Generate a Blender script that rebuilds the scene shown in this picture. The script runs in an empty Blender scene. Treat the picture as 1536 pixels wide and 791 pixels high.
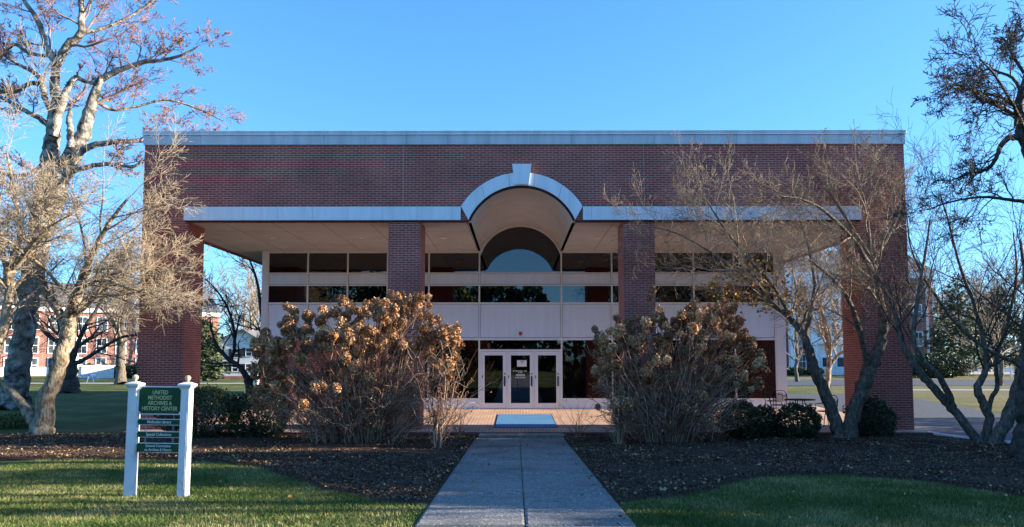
import bpy, math, random
import numpy as np
from mathutils import Vector
R = math.radians
PI = math.pi
sc = bpy.context.scene
C = sc.collection

# ------------------------------------------------------------------ camera
EYE = 2.18
FPX = 1110.0
PITCH = R(4.1)
YAW = R(0.31)
cam_d = bpy.data.cameras.new('camera')
cam = bpy.data.objects.new('camera', cam_d)
C.objects.link(cam)
cam.location = (0, 0, EYE)
cam.rotation_euler = (PI/2 + PITCH, 0, YAW)
cam_d.sensor_fit = 'HORIZONTAL'
cam_d.sensor_width = 36.0
cam_d.lens = 36.0*FPX/1536.0
cam_d.shift_y = 63.0/1536.0
cam_d.clip_start = 0.05
cam_d.clip_end = 3000
sc.camera = cam

# ------------------------------------------------------------------ light
SUN_EL = R(15.5)
SUN_AZ = R(0.2)            # measured from +X towards +Y
sdir = Vector((math.cos(SUN_EL)*math.cos(SUN_AZ), math.cos(SUN_EL)*math.sin(SUN_AZ), math.sin(SUN_EL)))
w = bpy.data.worlds.new('World'); sc.world = w; w.use_nodes = True
nt = w.node_tree
bg = nt.nodes['Background']
sky = nt.nodes.new('ShaderNodeTexSky'); sky.sky_type = 'NISHITA'
sky.sun_disc = False
sky.sun_elevation = SUN_EL
sky.sun_rotation = PI/2 - SUN_AZ
sky.altitude = 100; sky.air_density = 1.0; sky.dust_density = 0.35; sky.ozone_density = 3.0
def vm(op, a, b):
    x = nt.nodes.new('ShaderNodeVectorMath'); x.operation = op
    for i, v in enumerate((a, b)):
        if isinstance(v, tuple): x.inputs[i].default_value = v
        else: nt.links.new(v, x.inputs[i])
    return x.outputs[0]
# clear deep blue winter air: tint, and a soft shoulder that keeps the horizon from washing out
c_ = vm('MULTIPLY', sky.outputs[0], (0.435, 0.80, 1.07))
den = vm('ADD', vm('MULTIPLY', c_, (0.24, 0.15, 0.10)), (1.0, 1.0, 1.0))
c_ = vm('MULTIPLY', vm('DIVIDE', c_, den), (1.15, 1.18, 1.30))
nt.links.new(c_, bg.inputs[0]); bg.inputs[1].default_value = 0.12
sl = bpy.data.lights.new('sun', 'SUN'); so = bpy.data.objects.new('sun', sl); C.objects.link(so)
sl.energy = 5.0; sl.angle = R(0.5); sl.color = (1.0, 0.87, 0.70)
so.rotation_euler = sdir.to_track_quat('Z', 'Y').to_euler()
so.location = (40, 10, 30)
sc.view_settings.view_transform = 'Standard'
sc.view_settings.look = 'None'
sc.view_settings.exposure = 1.76
sc.view_settings.gamma = 1.0
sc.render.engine = 'CYCLES'
sc.cycles.max_bounces = 6
sc.cycles.transparent_max_bounces = 10
sc.cycles.use_denoising = True

# ------------------------------------------------------------------ helpers
_F = Vector((-math.sin(YAW)*math.cos(PITCH), math.cos(YAW)*math.cos(PITCH), math.sin(PITCH)))
_Rt = Vector((math.cos(YAW), math.sin(YAW), 0))
_U = _Rt.cross(_F)
def P(x, y, Y):
    """point of the place seen at picture position x,y (1536 wide) at distance Y"""
    d = _F + _Rt*((x-768)/FPX) - _U*((y-458.5)/FPX)
    t = Y/d.y
    return np.array((d.x*t, Y, EYE + d.z*t))

SLOPE = 0.0287
def gz(Y):
    Y = np.asarray(Y, float)
    return np.where(Y < 20.3, (20.3-np.maximum(Y, -6))*SLOPE, 0.0)

def NM(name):
    m = bpy.data.materials.new(name); m.use_nodes = True
    n = m.node_tree; b = n.nodes['Principled BSDF']
    return m, n, b
def node(n, t, **kw):
    x = n.nodes.new(t)
    for k, v in kw.items():
        if k.startswith('i_'):
            x.inputs[k[2:].replace('_', ' ')].default_value = v
        else: setattr(x, k, v)
    return x
def ramp(n, src, stops):
    r = n.nodes.new('ShaderNodeValToRGB')
    el = r.color_ramp.elements
    while len(el) < len(stops): el.new(0.5)
    for e, (p, c) in zip(el, stops):
        e.position = p; e.color = (*c, 1) if len(c) == 3 else c
    n.links.new(src, r.inputs[0]); return r
def mixc(n, fac, a, b, mode='MIX'):
    m = n.nodes.new('ShaderNodeMix'); m.data_type = 'RGBA'; m.blend_type = mode
    def put(s, v):
        if isinstance(v, (tuple, list)): s.default_value = (*v, 1) if len(v) == 3 else v
        elif isinstance(v, (int, float)): s.default_value = v
        else: n.links.new(v, s)
    put(m.inputs[0], fac); put(m.inputs[6], a); put(m.inputs[7], b)
    return m.outputs[2]
def noise_mat(name, stops, scale=5, rough=0.8, bump=0.0, bscale=None, detail=6, spec=0.3, coord='pos', island=0.0, distort=0.0, stretch=None, bdist=0.02):
    m, n, b = NM(name)
    g = node(n, 'ShaderNodeNewGeometry')
    src = g.outputs['Position']
    if coord == 'obj':
        tc = node(n, 'ShaderNodeTexCoord'); src = tc.outputs['Object']
    if stretch:
        mp = node(n, 'ShaderNodeMapping'); mp.inputs['Scale'].default_value = stretch
        n.links.new(src, mp.inputs[0]); src = mp.outputs[0]
    t = node(n, 'ShaderNodeTexNoise'); t.inputs['Scale'].default_value = scale; t.inputs['Detail'].default_value = detail
    t.inputs['Distortion'].default_value = distort
    n.links.new(src, t.inputs['Vector'])
    fac = t.outputs['Fac']
    if island:
        ma = node(n, 'ShaderNodeMath', operation='MULTIPLY_ADD')
        n.links.new(g.outputs['Random Per Island'], ma.inputs[0]); ma.inputs[1].default_value = island
        ad = node(n, 'ShaderNodeMath', operation='SUBTRACT'); n.links.new(fac, ad.inputs[0]); ad.inputs[1].default_value = island/2
        n.links.new(ad.outputs[0], ma.inputs[2]); fac = ma.outputs[0]
    r = ramp(n, fac, stops)
    n.links.new(r.outputs[0], b.inputs['Base Color'])
    b.inputs['Roughness'].default_value = rough
    b.inputs['Specular IOR Level'].default_value = spec
    if bump:
        t2 = node(n, 'ShaderNodeTexNoise'); t2.inputs['Scale'].default_value = bscale or scale*4; t2.inputs['Detail'].default_value = 5
        n.links.new(src, t2.inputs['Vector'])
        bp = node(n, 'ShaderNodeBump'); bp.inputs['Strength'].default_value = bump; bp.inputs['Distance'].default_value = bdist
        n.links.new(t2.outputs['Fac'], bp.inputs['Height']); n.links.new(bp.outputs[0], b.inputs['Normal'])
    return m

# --- brick
def brick_mat(name, c1, c2, mortar, bw=0.215, rh=0.0677, ms=0.0085, flat=False, offset=0.5, rough=0.85, stain=0.25, msm=0.2):
    m, n, b = NM(name)
    g = node(n, 'ShaderNodeNewGeometry')
    sp = node(n, 'ShaderNodeSeparateXYZ'); n.links.new(g.outputs['Position'], sp.inputs[0])
    cb = node(n, 'ShaderNodeCombineXYZ')
    if flat:
        n.links.new(sp.outputs[0], cb.inputs[0]); n.links.new(sp.outputs[1], cb.inputs[1])
    else:
        sn = node(n, 'ShaderNodeSeparateXYZ'); n.links.new(g.outputs['True Normal'], sn.inputs[0])
        ab = node(n, 'ShaderNodeMath', operation='ABSOLUTE'); n.links.new(sn.outputs[0], ab.inputs[0])
        gt = node(n, 'ShaderNodeMath', operation='GREATER_THAN'); n.links.new(ab.outputs[0], gt.inputs[0]); gt.inputs[1].default_value = 0.6
        mx = node(n, 'ShaderNodeMix'); n.links.new(gt.outputs[0], mx.inputs[0]); n.links.new(sp.outputs[0], mx.inputs[2]); n.links.new(sp.outputs[1], mx.inputs[3])
        n.links.new(mx.outputs[0], cb.inputs[0]); n.links.new(sp.outputs[2], cb.inputs[1])
    br = node(n, 'ShaderNodeTexBrick')
    br.offset = offset
    br.inputs['Color1'].default_value = (*c1, 1); br.inputs['Color2'].default_value = (*c2, 1); br.inputs['Mortar'].default_value = (*mortar, 1)
    br.inputs['Scale'].default_value = 1.0; br.inputs['Brick Width'].default_value = bw; br.inputs['Row Height'].default_value = rh
    br.inputs['Mortar Size'].default_value = ms; br.inputs['Mortar Smooth'].default_value = msm; br.inputs['Bias'].default_value = -0.1
    n.links.new(cb.outputs[0], br.inputs['Vector'])
    t = node(n, 'ShaderNodeTexNoise'); t.inputs['Scale'].default_value = 0.9; t.inputs['Detail'].default_value = 8
    n.links.new(g.outputs['Position'], t.inputs['Vector'])
    rr = ramp(n, t.outputs['Fac'], [(0.3, (1-stain,)*3), (0.7, (1+stain*0.35,)*3)])
    col = mixc(n, 1.0, br.outputs['Color'], rr.outputs[0], 'MULTIPLY')
    t3 = node(n, 'ShaderNodeTexNoise'); t3.inputs['Scale'].default_value = 35; n.links.new(g.outputs['Position'], t3.inputs['Vector'])
    r3 = ramp(n, t3.outputs['Fac'], [(0.3, (0.8,)*3), (0.7, (1.15,)*3)])
    col = mixc(n, 1.0, col, r3.outputs[0], 'MULTIPLY')
    n.links.new(col, b.inputs['Base Color'])
    b.inputs['Roughness'].default_value = rough; b.inputs['Specular IOR Level'].default_value = 0.3
    bp = node(n, 'ShaderNodeBump', invert=True); bp.inputs['Strength'].default_value = 0.5; bp.inputs['Distance'].default_value = 0.006
    n.links.new(br.outputs['Fac'], bp.inputs['Height']); n.links.new(bp.outputs[0], b.inputs['Normal'])
    return m

M = {}
M['brick'] = brick_mat('red_brick', (0.46, 0.10, 0.068), (0.32, 0.07, 0.054), (0.50, 0.345, 0.29), ms=0.009, stain=0.26)
M['brick_far'] = brick_mat('far_brick', (0.36, 0.13, 0.09), (0.28, 0.10, 0.07), (0.4, 0.3, 0.25), rh=0.15, bw=0.4, ms=0.02)
M['patio'] = brick_mat('patio_brick', (0.54, 0.33, 0.235), (0.44, 0.26, 0.185), (0.60, 0.52, 0.44), bw=0.102, rh=0.205, flat=True, offset=0.0, ms=0.008)
M['patio_edge'] = brick_mat('patio_edge_brick', (0.24, 0.065, 0.05), (0.17, 0.05, 0.04), (0.25, 0.18, 0.15), bw=0.07, rh=0.11, offset=0)

def metal_panel(name, col, joint=0, rough=0.45, streak=0.2):
    m, n, b = NM(name)
    g = node(n, 'ShaderNodeNewGeometry')
    mp = node(n, 'ShaderNodeMapping'); mp.inputs['Scale'].default_value = (3.0, 3.0, 0.35)
    n.links.new(g.outputs['Position'], mp.inputs[0])
    t = node(n, 'ShaderNodeTexNoise'); t.inputs['Scale'].default_value = 1.6; t.inputs['Detail'].default_value = 7
    n.links.new(mp.outputs[0], t.inputs['Vector'])
    r = ramp(n, t.outputs['Fac'], [(0.3, tuple(c*(1-streak) for c in col)), (0.62, col)])
    n.links.new(r.outputs[0], b.inputs['Base Color'])
    b.inputs['Roughness'].default_value = rough
    return m
M['coping'] = metal_panel('coping_metal', (0.62, 0.65, 0.68), rough=0.5, streak=0.22)
M['fascia'] = metal_panel('fascia_metal', (0.88, 0.90, 0.93), rough=0.55, streak=0.14)
M['joint'] = noise_mat('sealant', [(0.4, (0.30, 0.28, 0.27)), (0.6, (0.40, 0.37, 0.36))], 3)
M['joint_dark'] = noise_mat('dark_joint', [(0.4, (0.12, 0.12, 0.12)), (0.6, (0.18, 0.18, 0.18))], 3)
M['frame'] = metal_panel('window_frame_paint', (0.80, 0.82, 0.84), rough=0.5, streak=0.08)
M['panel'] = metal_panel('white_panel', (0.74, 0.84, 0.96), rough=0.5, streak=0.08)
M['doorpaint'] = metal_panel('door_paint', (0.82, 0.85, 0.88), rough=0.4, streak=0.06)
M['white'] = noise_mat('white_paint', [(0.28, (0.55, 0.53, 0.48)), (0.40, (0.79, 0.79, 0.77)), (0.6, (0.87, 0.87, 0.87))], 5, rough=0.5, detail=9)
M['black'] = noise_mat('black_iron', [(0.3, (0.004, 0.004, 0.005)), (0.7, (0.009, 0.009, 0.010))], 20, rough=0.95, spec=0.03)
M['flashing'] = noise_mat('dark_red_flashing', [(0.3, (0.045, 0.018, 0.016)), (0.7, (0.07, 0.025, 0.022))], 3, rough=0.7)
# soffit stucco with panel seams
def soffit_mat(name, seams):
    m, n, b = NM(name)
    g = node(n, 'ShaderNodeNewGeometry')
    t = node(n, 'ShaderNodeTexNoise'); t.inputs['Scale'].default_value = 1.5; t.inputs['Detail'].default_value = 5
    n.links.new(g.outputs['Position'], t.inputs['Vector'])
    r = ramp(n, t.outputs['Fac'], [(0.3, (0.50, 0.50, 0.49)), (0.7, (0.58, 0.58, 0.57))])
    col = r.outputs[0]
    if seams:
        br = node(n, 'ShaderNodeTexBrick'); br.offset = 0
        br.inputs['Color1'].default_value = (1, 1, 1, 1); br.inputs['Color2'].default_value = (0.95, 0.95, 0.95, 1); br.inputs['Mortar'].default_value = (0.35, 0.33, 0.3, 1)
        br.inputs['Scale'].default_value = 1; br.inputs['Brick Width'].default_value = 1.45; br.inputs['Row Height'].default_value = 2.9; br.inputs['Mortar Size'].default_value = 0.012
        n.links.new(g.outputs['Position'], br.inputs['Vector'])
        col = mixc(n, 1.0, col, br.outputs['Color'], 'MULTIPLY')
    n.links.new(col, b.inputs['Base Color']); b.inputs['Roughness'].default_value = 0.85
    t2 = node(n, 'ShaderNodeTexNoise'); t2.inputs['Scale'].default_value = 60
    bp = node(n, 'ShaderNodeBump'); bp.inputs['Strength'].default_value = 0.15; bp.inputs['Distance'].default_value = 0.004
    n.links.new(g.outputs['Position'], t2.inputs['Vector']); n.links.new(t2.outputs['Fac'], bp.inputs['Height']); n.links.new(bp.outputs[0], b.inputs['Normal'])
    return m
M['soffit'] = soffit_mat('soffit_stucco', True)
M['vault'] = soffit_mat('vault_stucco', False)
# glass: tinted, half see-through, strong reflection
def glass_mat(name, tint=0.35, ior=1.9, rough=0.012):
    m, n, b = NM(name)
    n.nodes.remove(b)
    out = n.nodes['Material Output']
    tr = node(n, 'ShaderNodeBsdfTransparent'); tr.inputs[0].default_value = (tint*0.95, tint, tint*0.98, 1)
    gl = node(n, 'ShaderNodeBsdfGlossy'); gl.inputs['Roughness'].default_value = rough; gl.inputs['Color'].default_value = (0.9, 0.95, 1, 1)
    fr = node(n, 'ShaderNodeFresnel'); fr.inputs['IOR'].default_value = ior
    g = node(n, 'ShaderNodeNewGeometry')
    t = node(n, 'ShaderNodeTexNoise'); t.inputs['Scale'].default_value = 0.8; n.links.new(g.outputs['Position'], t.inputs['Vector'])
    bp = node(n, 'ShaderNodeBump'); bp.inputs['Strength'].default_value = 0.08; bp.inputs['Distance'].default_value = 0.03
    n.links.new(t.outputs['Fac'], bp.inputs['Height']); n.links.new(bp.outputs[0], gl.inputs['Normal'])
    mx = node(n, 'ShaderNodeMixShader'); n.links.new(fr.outputs[0], mx.inputs[0]); n.links.new(tr.outputs[0], mx.inputs[1]); n.links.new(gl.outputs[0], mx.inputs[2])
    n.links.new(mx.outputs[0], out.inputs[0])
    return m
M['glass'] = glass_mat('tinted_glass', 0.17, 1.9)
M['far_glass'] = noise_mat('far_window_glass', [(0.35, (0.02, 0.025, 0.03)), (0.7, (0.10, 0.12, 0.14))], 0.6, rough=0.1, spec=0.8)
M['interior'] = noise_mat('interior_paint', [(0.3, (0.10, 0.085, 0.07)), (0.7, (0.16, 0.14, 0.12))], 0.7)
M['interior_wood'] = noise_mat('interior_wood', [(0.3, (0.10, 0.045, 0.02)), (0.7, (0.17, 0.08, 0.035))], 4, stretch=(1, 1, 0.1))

def add_object_tint(m, lo, hi):
    n = m.node_tree; b = n.nodes['Principled BSDF']; l = b.inputs['Base Color'].links[0]; src = l.from_socket
    oi = node(n, 'ShaderNodeObjectInfo'); r = ramp(n, oi.outputs['Random'], [(0.0, lo), (0.6, (0.95, 0.95, 0.95)), (1.0, hi)])
    n.links.new(mixc(n, 1.0, src, r.outputs[0], 'MULTIPLY'), b.inputs['Base Color'])
# ground
def lawn_mat():
    m, n, b = NM('lawn_grass')
    g = node(n, 'ShaderNodeNewGeometry')
    t = node(n, 'ShaderNodeTexNoise'); t.inputs['Scale'].default_value = 0.35; t.inputs['Detail'].default_value = 8; t.inputs['Roughness'].default_value = 0.65
    n.links.new(g.outputs['Position'], t.inputs['Vector'])
    r = ramp(n, t.outputs['Fac'], [(0.3, (0.045, 0.075, 0.018)), (0.5, (0.085, 0.105, 0.03)), (0.68, (0.19, 0.165, 0.07))])
    t2 = node(n, 'ShaderNodeTexNoise'); t2.inputs['Scale'].default_value = 30; t2.inputs['Detail'].default_value = 4; n.links.new(g.outputs['Position'], t2.inputs['Vector'])
    r2 = ramp(n, t2.outputs['Fac'], [(0.3, (0.6,)*3), (0.7, (1.35,)*3)])
    col = mixc(n, 1.0, r.outputs[0], r2.outputs[0], 'MULTIPLY')
    # the lawn east of the building has gone dormant and straw coloured
    sp = node(n, 'ShaderNodeSeparateXYZ'); n.links.new(g.outputs['Position'], sp.inputs[0])
    mr = node(n, 'ShaderNodeMapRange'); mr.inputs[1].default_value = 16; mr.inputs[2].default_value = 26; n.links.new(sp.outputs[0], mr.inputs[0])
    mm = node(n, 'ShaderNodeMath', operation='MULTIPLY'); mm.inputs[1].default_value = 0.62; n.links.new(mr.outputs[0], mm.inputs[0])
    col = mixc(n, mm.outputs[0], col, (0.23, 0.19, 0.10))
    n.links.new(col, b.inputs['Base Color']); b.inputs['Roughness'].default_value = 0.95; b.inputs['Specular IOR Level'].default_value = 0.1
    bp = node(n, 'ShaderNodeBump'); bp.inputs['Strength'].default_value = 0.8; bp.inputs['Distance'].default_value = 0.05
    n.links.new(t2.outputs['Fac'], bp.inputs['Height']); n.links.new(bp.outputs[0], b.inputs['Normal'])
    return m
M['lawn'] = lawn_mat()
M['blade'] = noise_mat('grass_blades', [(0.22, (0.04, 0.085, 0.015)), (0.5, (0.085, 0.145, 0.025)), (0.62, (0.22, 0.22, 0.07)), (0.80, (0.44, 0.38, 0.18))], 0.9, rough=0.6, island=0.5, spec=0.2)
M['mulch'] = noise_mat('bark_mulch', [(0.3, (0.018, 0.011, 0.008)), (0.5, (0.06, 0.036, 0.024)), (0.7, (0.13, 0.085, 0.055))], 22, rough=0.95, bump=1.0, bscale=38, bdist=0.04, spec=0.15)
M['chip'] = noise_mat('mulch_chips', [(0.15, (0.022, 0.013, 0.009)), (0.55, (0.085, 0.05, 0.032)), (0.8, (0.2, 0.135, 0.085)), (0.95, (0.36, 0.27, 0.18))], 3, rough=0.9, island=0.8, spec=0.15)
M['leaf_dry'] = noise_mat('dry_leaves', [(0.2, (0.12, 0.06, 0.025)), (0.5, (0.27, 0.15, 0.06)), (0.8, (0.46, 0.33, 0.16))], 3, rough=0.8, island=0.7, spec=0.2)
M['leaf_orange'] = noise_mat('orange_leaves', [(0.2, (0.30, 0.10, 0.02)), (0.5, (0.5, 0.22, 0.03)), (0.8, (0.6, 0.36, 0.05))], 3, rough=0.7, island=0.7)
def concrete_mat():
    m, n, b = NM('aggregate_concrete')
    g = node(n, 'ShaderNodeNewGeometry')
    v = node(n, 'ShaderNodeTexVoronoi'); v.inputs['Scale'].default_value = 55; n.links.new(g.outputs['Position'], v.inputs['Vector'])
    sv = node(n, 'ShaderNodeSeparateColor'); n.links.new(v.outputs['Color'], sv.inputs[0])
    r = ramp(n, sv.outputs[0], [(0.0, (0.12, 0.12, 0.11)), (0.5, (0.175, 0.17, 0.158)), (0.88, (0.215, 0.21, 0.195)), (0.97, (0.45, 0.43, 0.40))])
    t = node(n, 'ShaderNodeTexNoise'); t.inputs['Scale'].default_value = 1.1; t.inputs['Detail'].default_value = 8; n.links.new(g.outputs['Position'], t.inputs['Vector'])
    r2 = ramp(n, t.outputs['Fac'], [(0.28, (0.55, 0.58, 0.55)), (0.45, (0.95, 0.95, 0.93)), (0.72, (1.2, 1.18, 1.14))])
    col = mixc(n, 1.0, r.outputs[0], r2.outputs[0], 'MULTIPLY')
    t5 = node(n, 'ShaderNodeTexNoise'); t5.inputs['Scale'].default_value = 6; t5.inputs['Detail'].default_value = 6; n.links.new(g.outputs['Position'], t5.inputs['Vector'])
    r5 = ramp(n, t5.outputs['Fac'], [(0.32, (0.75,)*3), (0.5, (1.0,)*3)]); col = mixc(n, 1.0, col, r5.outputs[0], 'MULTIPLY')
    n.links.new(col, b.inputs['Base Color']); b.inputs['Roughness'].default_value = 0.8
    bp = node(n, 'ShaderNodeBump'); bp.inputs['Strength'].default_value = 0.5; bp.inputs['Distance'].default_value = 0.006
    n.links.new(v.outputs['Distance'], bp.inputs['Height']); n.links.new(bp.outputs[0], b.inputs['Normal'])
    return m
M['concrete'] = concrete_mat()
M['step'] = noise_mat('step_concrete', [(0.3, (0.17, 0.155, 0.13)), (0.7, (0.32, 0.29, 0.25))], 6, bump=0.3)
M['kerb'] = noise_mat('kerb_concrete', [(0.3, (0.55, 0.56, 0.56)), (0.7, (0.75, 0.75, 0.74))], 6, bump=0.3)
M['asphalt'] = noise_mat('asphalt', [(0.3, (0.045, 0.052, 0.062)), (0.6, (0.07, 0.08, 0.092)), (0.75, (0.10, 0.11, 0.12))], 6, rough=0.85, bump=0.4, bscale=80, bdist=0.01)
M['path_far'] = noise_mat('far_pavement', [(0.3, (0.33, 0.32, 0.30)), (0.7, (0.43, 0.42, 0.39))], 1.5)
M['blue_mat'] = noise_mat('blue_mat_fabric', [(0.25, (0.05, 0.19, 0.40)), (0.75, (0.10, 0.27, 0.50))], 3, rough=0.75, bump=0.3, bscale=200, bdist=0.004, stretch=(0.4, 2, 1))
M['mat_edge'] = noise_mat('mat_rubber_edge', [(0.3, (0.012, 0.03, 0.08)), (0.7, (0.02, 0.05, 0.12))], 8, rough=0.6)
# bark
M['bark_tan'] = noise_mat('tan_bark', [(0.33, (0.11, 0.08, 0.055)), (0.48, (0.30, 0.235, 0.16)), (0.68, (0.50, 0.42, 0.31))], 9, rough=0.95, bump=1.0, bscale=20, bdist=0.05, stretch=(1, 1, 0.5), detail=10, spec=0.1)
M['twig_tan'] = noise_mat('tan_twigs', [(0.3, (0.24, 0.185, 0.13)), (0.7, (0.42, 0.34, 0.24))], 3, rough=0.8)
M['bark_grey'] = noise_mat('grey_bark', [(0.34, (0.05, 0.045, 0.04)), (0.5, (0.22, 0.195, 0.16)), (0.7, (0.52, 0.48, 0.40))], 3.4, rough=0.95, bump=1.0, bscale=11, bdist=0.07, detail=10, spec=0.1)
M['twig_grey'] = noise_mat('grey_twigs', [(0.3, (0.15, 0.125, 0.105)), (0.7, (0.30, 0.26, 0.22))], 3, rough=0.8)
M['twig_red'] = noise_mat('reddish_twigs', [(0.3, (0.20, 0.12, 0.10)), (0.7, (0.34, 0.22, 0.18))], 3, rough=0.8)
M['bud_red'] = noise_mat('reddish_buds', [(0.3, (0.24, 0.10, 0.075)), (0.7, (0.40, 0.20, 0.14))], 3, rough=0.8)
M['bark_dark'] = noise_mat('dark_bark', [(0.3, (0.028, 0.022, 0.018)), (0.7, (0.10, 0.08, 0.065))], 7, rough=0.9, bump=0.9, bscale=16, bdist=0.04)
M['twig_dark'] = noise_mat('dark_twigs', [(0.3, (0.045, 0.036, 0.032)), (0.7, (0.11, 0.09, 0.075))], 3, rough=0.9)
M['bark_mid'] = noise_mat('lichened_bark', [(0.30, (0.075, 0.058, 0.043)), (0.46, (0.14, 0.112, 0.085)), (0.62, (0.21, 0.18, 0.14)), (0.76, (0.36, 0.345, 0.29))], 16, rough=0.95, bump=1.0, bscale=24, bdist=0.05, stretch=(1, 1, 0.4), detail=10, spec=0.1)
M['twig_mid'] = noise_mat('brown_twigs', [(0.3, (0.17, 0.13, 0.095)), (0.7, (0.36, 0.29, 0.21))], 3, rough=0.85)
M['stem'] = noise_mat('hydrangea_stems', [(0.25, (0.15, 0.065, 0.04)), (0.5, (0.33, 0.18, 0.11)), (0.75, (0.52, 0.37, 0.24))], 3, rough=0.85, island=0.6)
M['bloom'] = noise_mat('dried_petals', [(0.15, (0.27, 0.105, 0.045)), (0.42, (0.56, 0.28, 0.125)), (0.75, (0.86, 0.57, 0.30))], 2.2, rough=0.8, island=0.5, spec=0.2)
add_object_tint(M['bloom'], (0.55, 0.48, 0.45), (1.15, 1.2, 1.25))
M['evergreen'] = noise_mat('evergreen_leaves', [(0.2, (0.012, 0.026, 0.010)), (0.5, (0.03, 0.055, 0.018)), (0.85, (0.075, 0.11, 0.03))], 4, rough=0.45, island=0.6, spec=0.5)
M['needles'] = noise_mat('pine_needles', [(0.2, (0.02, 0.035, 0.016)), (0.5, (0.05, 0.075, 0.028)), (0.85, (0.12, 0.135, 0.05))], 0.7, rough=0.7, island=0.6)
M['sign_green'] = noise_mat('sign_green', [(0.3, (0.008, 0.075, 0.032)), (0.7, (0.014, 0.10, 0.045))], 4, rough=0.35)
M['gold'] = noise_mat('gold_letter_paint', [(0.3, (0.62, 0.58, 0.28)), (0.7, (0.78, 0.72, 0.38))], 9, rough=0.5)
M['finial'] = noise_mat('finial_gold', [(0.3, (0.42, 0.30, 0.15)), (0.7, (0.72, 0.62, 0.44))], 30, rough=0.5)
M['letter'] = noise_mat('white_letter_paint', [(0.3, (0.75, 0.77, 0.75)), (0.7, (0.85, 0.87, 0.85))], 9, rough=0.5)
def emit_free_light():
    return noise_mat('lamp_lens', [(0.3, (0.6, 0.6, 0.55)), (0.7, (0.75, 0.75, 0.7))], 9, rough=0.3)
M['lens'] = emit_free_light()
M['clap'] = None
def clap_mat():
    m, n, b = NM('white_clapboard')
    g = node(n, 'ShaderNodeNewGeometry'); sp = node(n, 'ShaderNodeSeparateXYZ'); n.links.new(g.outputs['Position'], sp.inputs[0])
    ma = node(n, 'ShaderNodeMath', operation='MULTIPLY'); ma.inputs[1].default_value = 5.0; n.links.new(sp.outputs[2], ma.inputs[0])
    fr = node(n, 'ShaderNodeMath', operation='FRACT'); n.links.new(ma.outputs[0], fr.inputs[0])
    r = ramp(n, fr.outputs[0], [(0.0, (0.45, 0.44, 0.42)), (0.12, (0.72, 0.70, 0.66)), (1.0, (0.78, 0.76, 0.71))])
    n.links.new(r.outputs[0], b.inputs['Base Color']); b.inputs['Roughness'].default_value = 0.6
    return m
M['clap'] = clap_mat()
M['roofing'] = noise_mat('grey_shingles', [(0.3, (0.10, 0.10, 0.10)), (0.7, (0.18, 0.175, 0.17))], 3, rough=0.9)
M['shutter'] = noise_mat('black_shutter', [(0.3, (0.012, 0.014, 0.014)), (0.7, (0.03, 0.03, 0.03))], 3, rough=0.6)
M['blue_paint'] = noise_mat('blue_paint', [(0.3, (0.03, 0.09, 0.28)), (0.7, (0.05, 0.13, 0.36))], 3, rough=0.5)
M['red_alarm'] = noise_mat('red_alarm', [(0.3, (0.3, 0.05, 0.03)), (0.7, (0.42, 0.08, 0.05))], 9, rough=0.4)
M['steel'] = noise_mat('steel', [(0.3, (0.30, 0.30, 0.30)), (0.7, (0.42, 0.42, 0.42))], 9, rough=0.35)
M['board_roof'] = noise_mat('roof_membrane', [(0.3, (0.3, 0.3, 0.3)), (0.7, (0.4, 0.4, 0.4))], 2)

# ------------------------------------------------------------------ object helpers
def raw(name, V, F=None, mat=None, parent=None, smooth=False, quads=None, tris=None):
    me = bpy.data.meshes.new(name)
    V = np.asarray(V, np.float32).reshape(-1, 3)
    if quads is not None or tris is not None:
        q = np.zeros((0, 4), np.int32) if quads is None else np.asarray(quads, np.int32).reshape(-1, 4)
        t = np.zeros((0, 3), np.int32) if tris is None else np.asarray(tris, np.int32).reshape(-1, 3)
        me.vertices.add(len(V)); me.vertices.foreach_set('co', V.ravel())
        nl = q.size + t.size
        me.loops.add(nl); me.loops.foreach_set('vertex_index', np.concatenate([q.ravel(), t.ravel()]))
        me.polygons.add(len(q)+len(t))
        ls = np.concatenate([np.arange(len(q))*4, q.size + np.arange(len(t))*3]).astype(np.int32)
        me.polygons.foreach_set('loop_start', ls)
        me.update(calc_edges=True)
    else:
        me.from_pydata(V.tolist(), [], F)
    if smooth: me.polygons.foreach_set('use_smooth', [True]*len(me.polygons))
    if mat is not None: me.materials.append(M[mat] if isinstance(mat, str) else mat)
    me.update()
    o = bpy.data.objects.new(name, me); C.objects.link(o)
    if parent is not None: o.parent = parent
    return o
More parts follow.
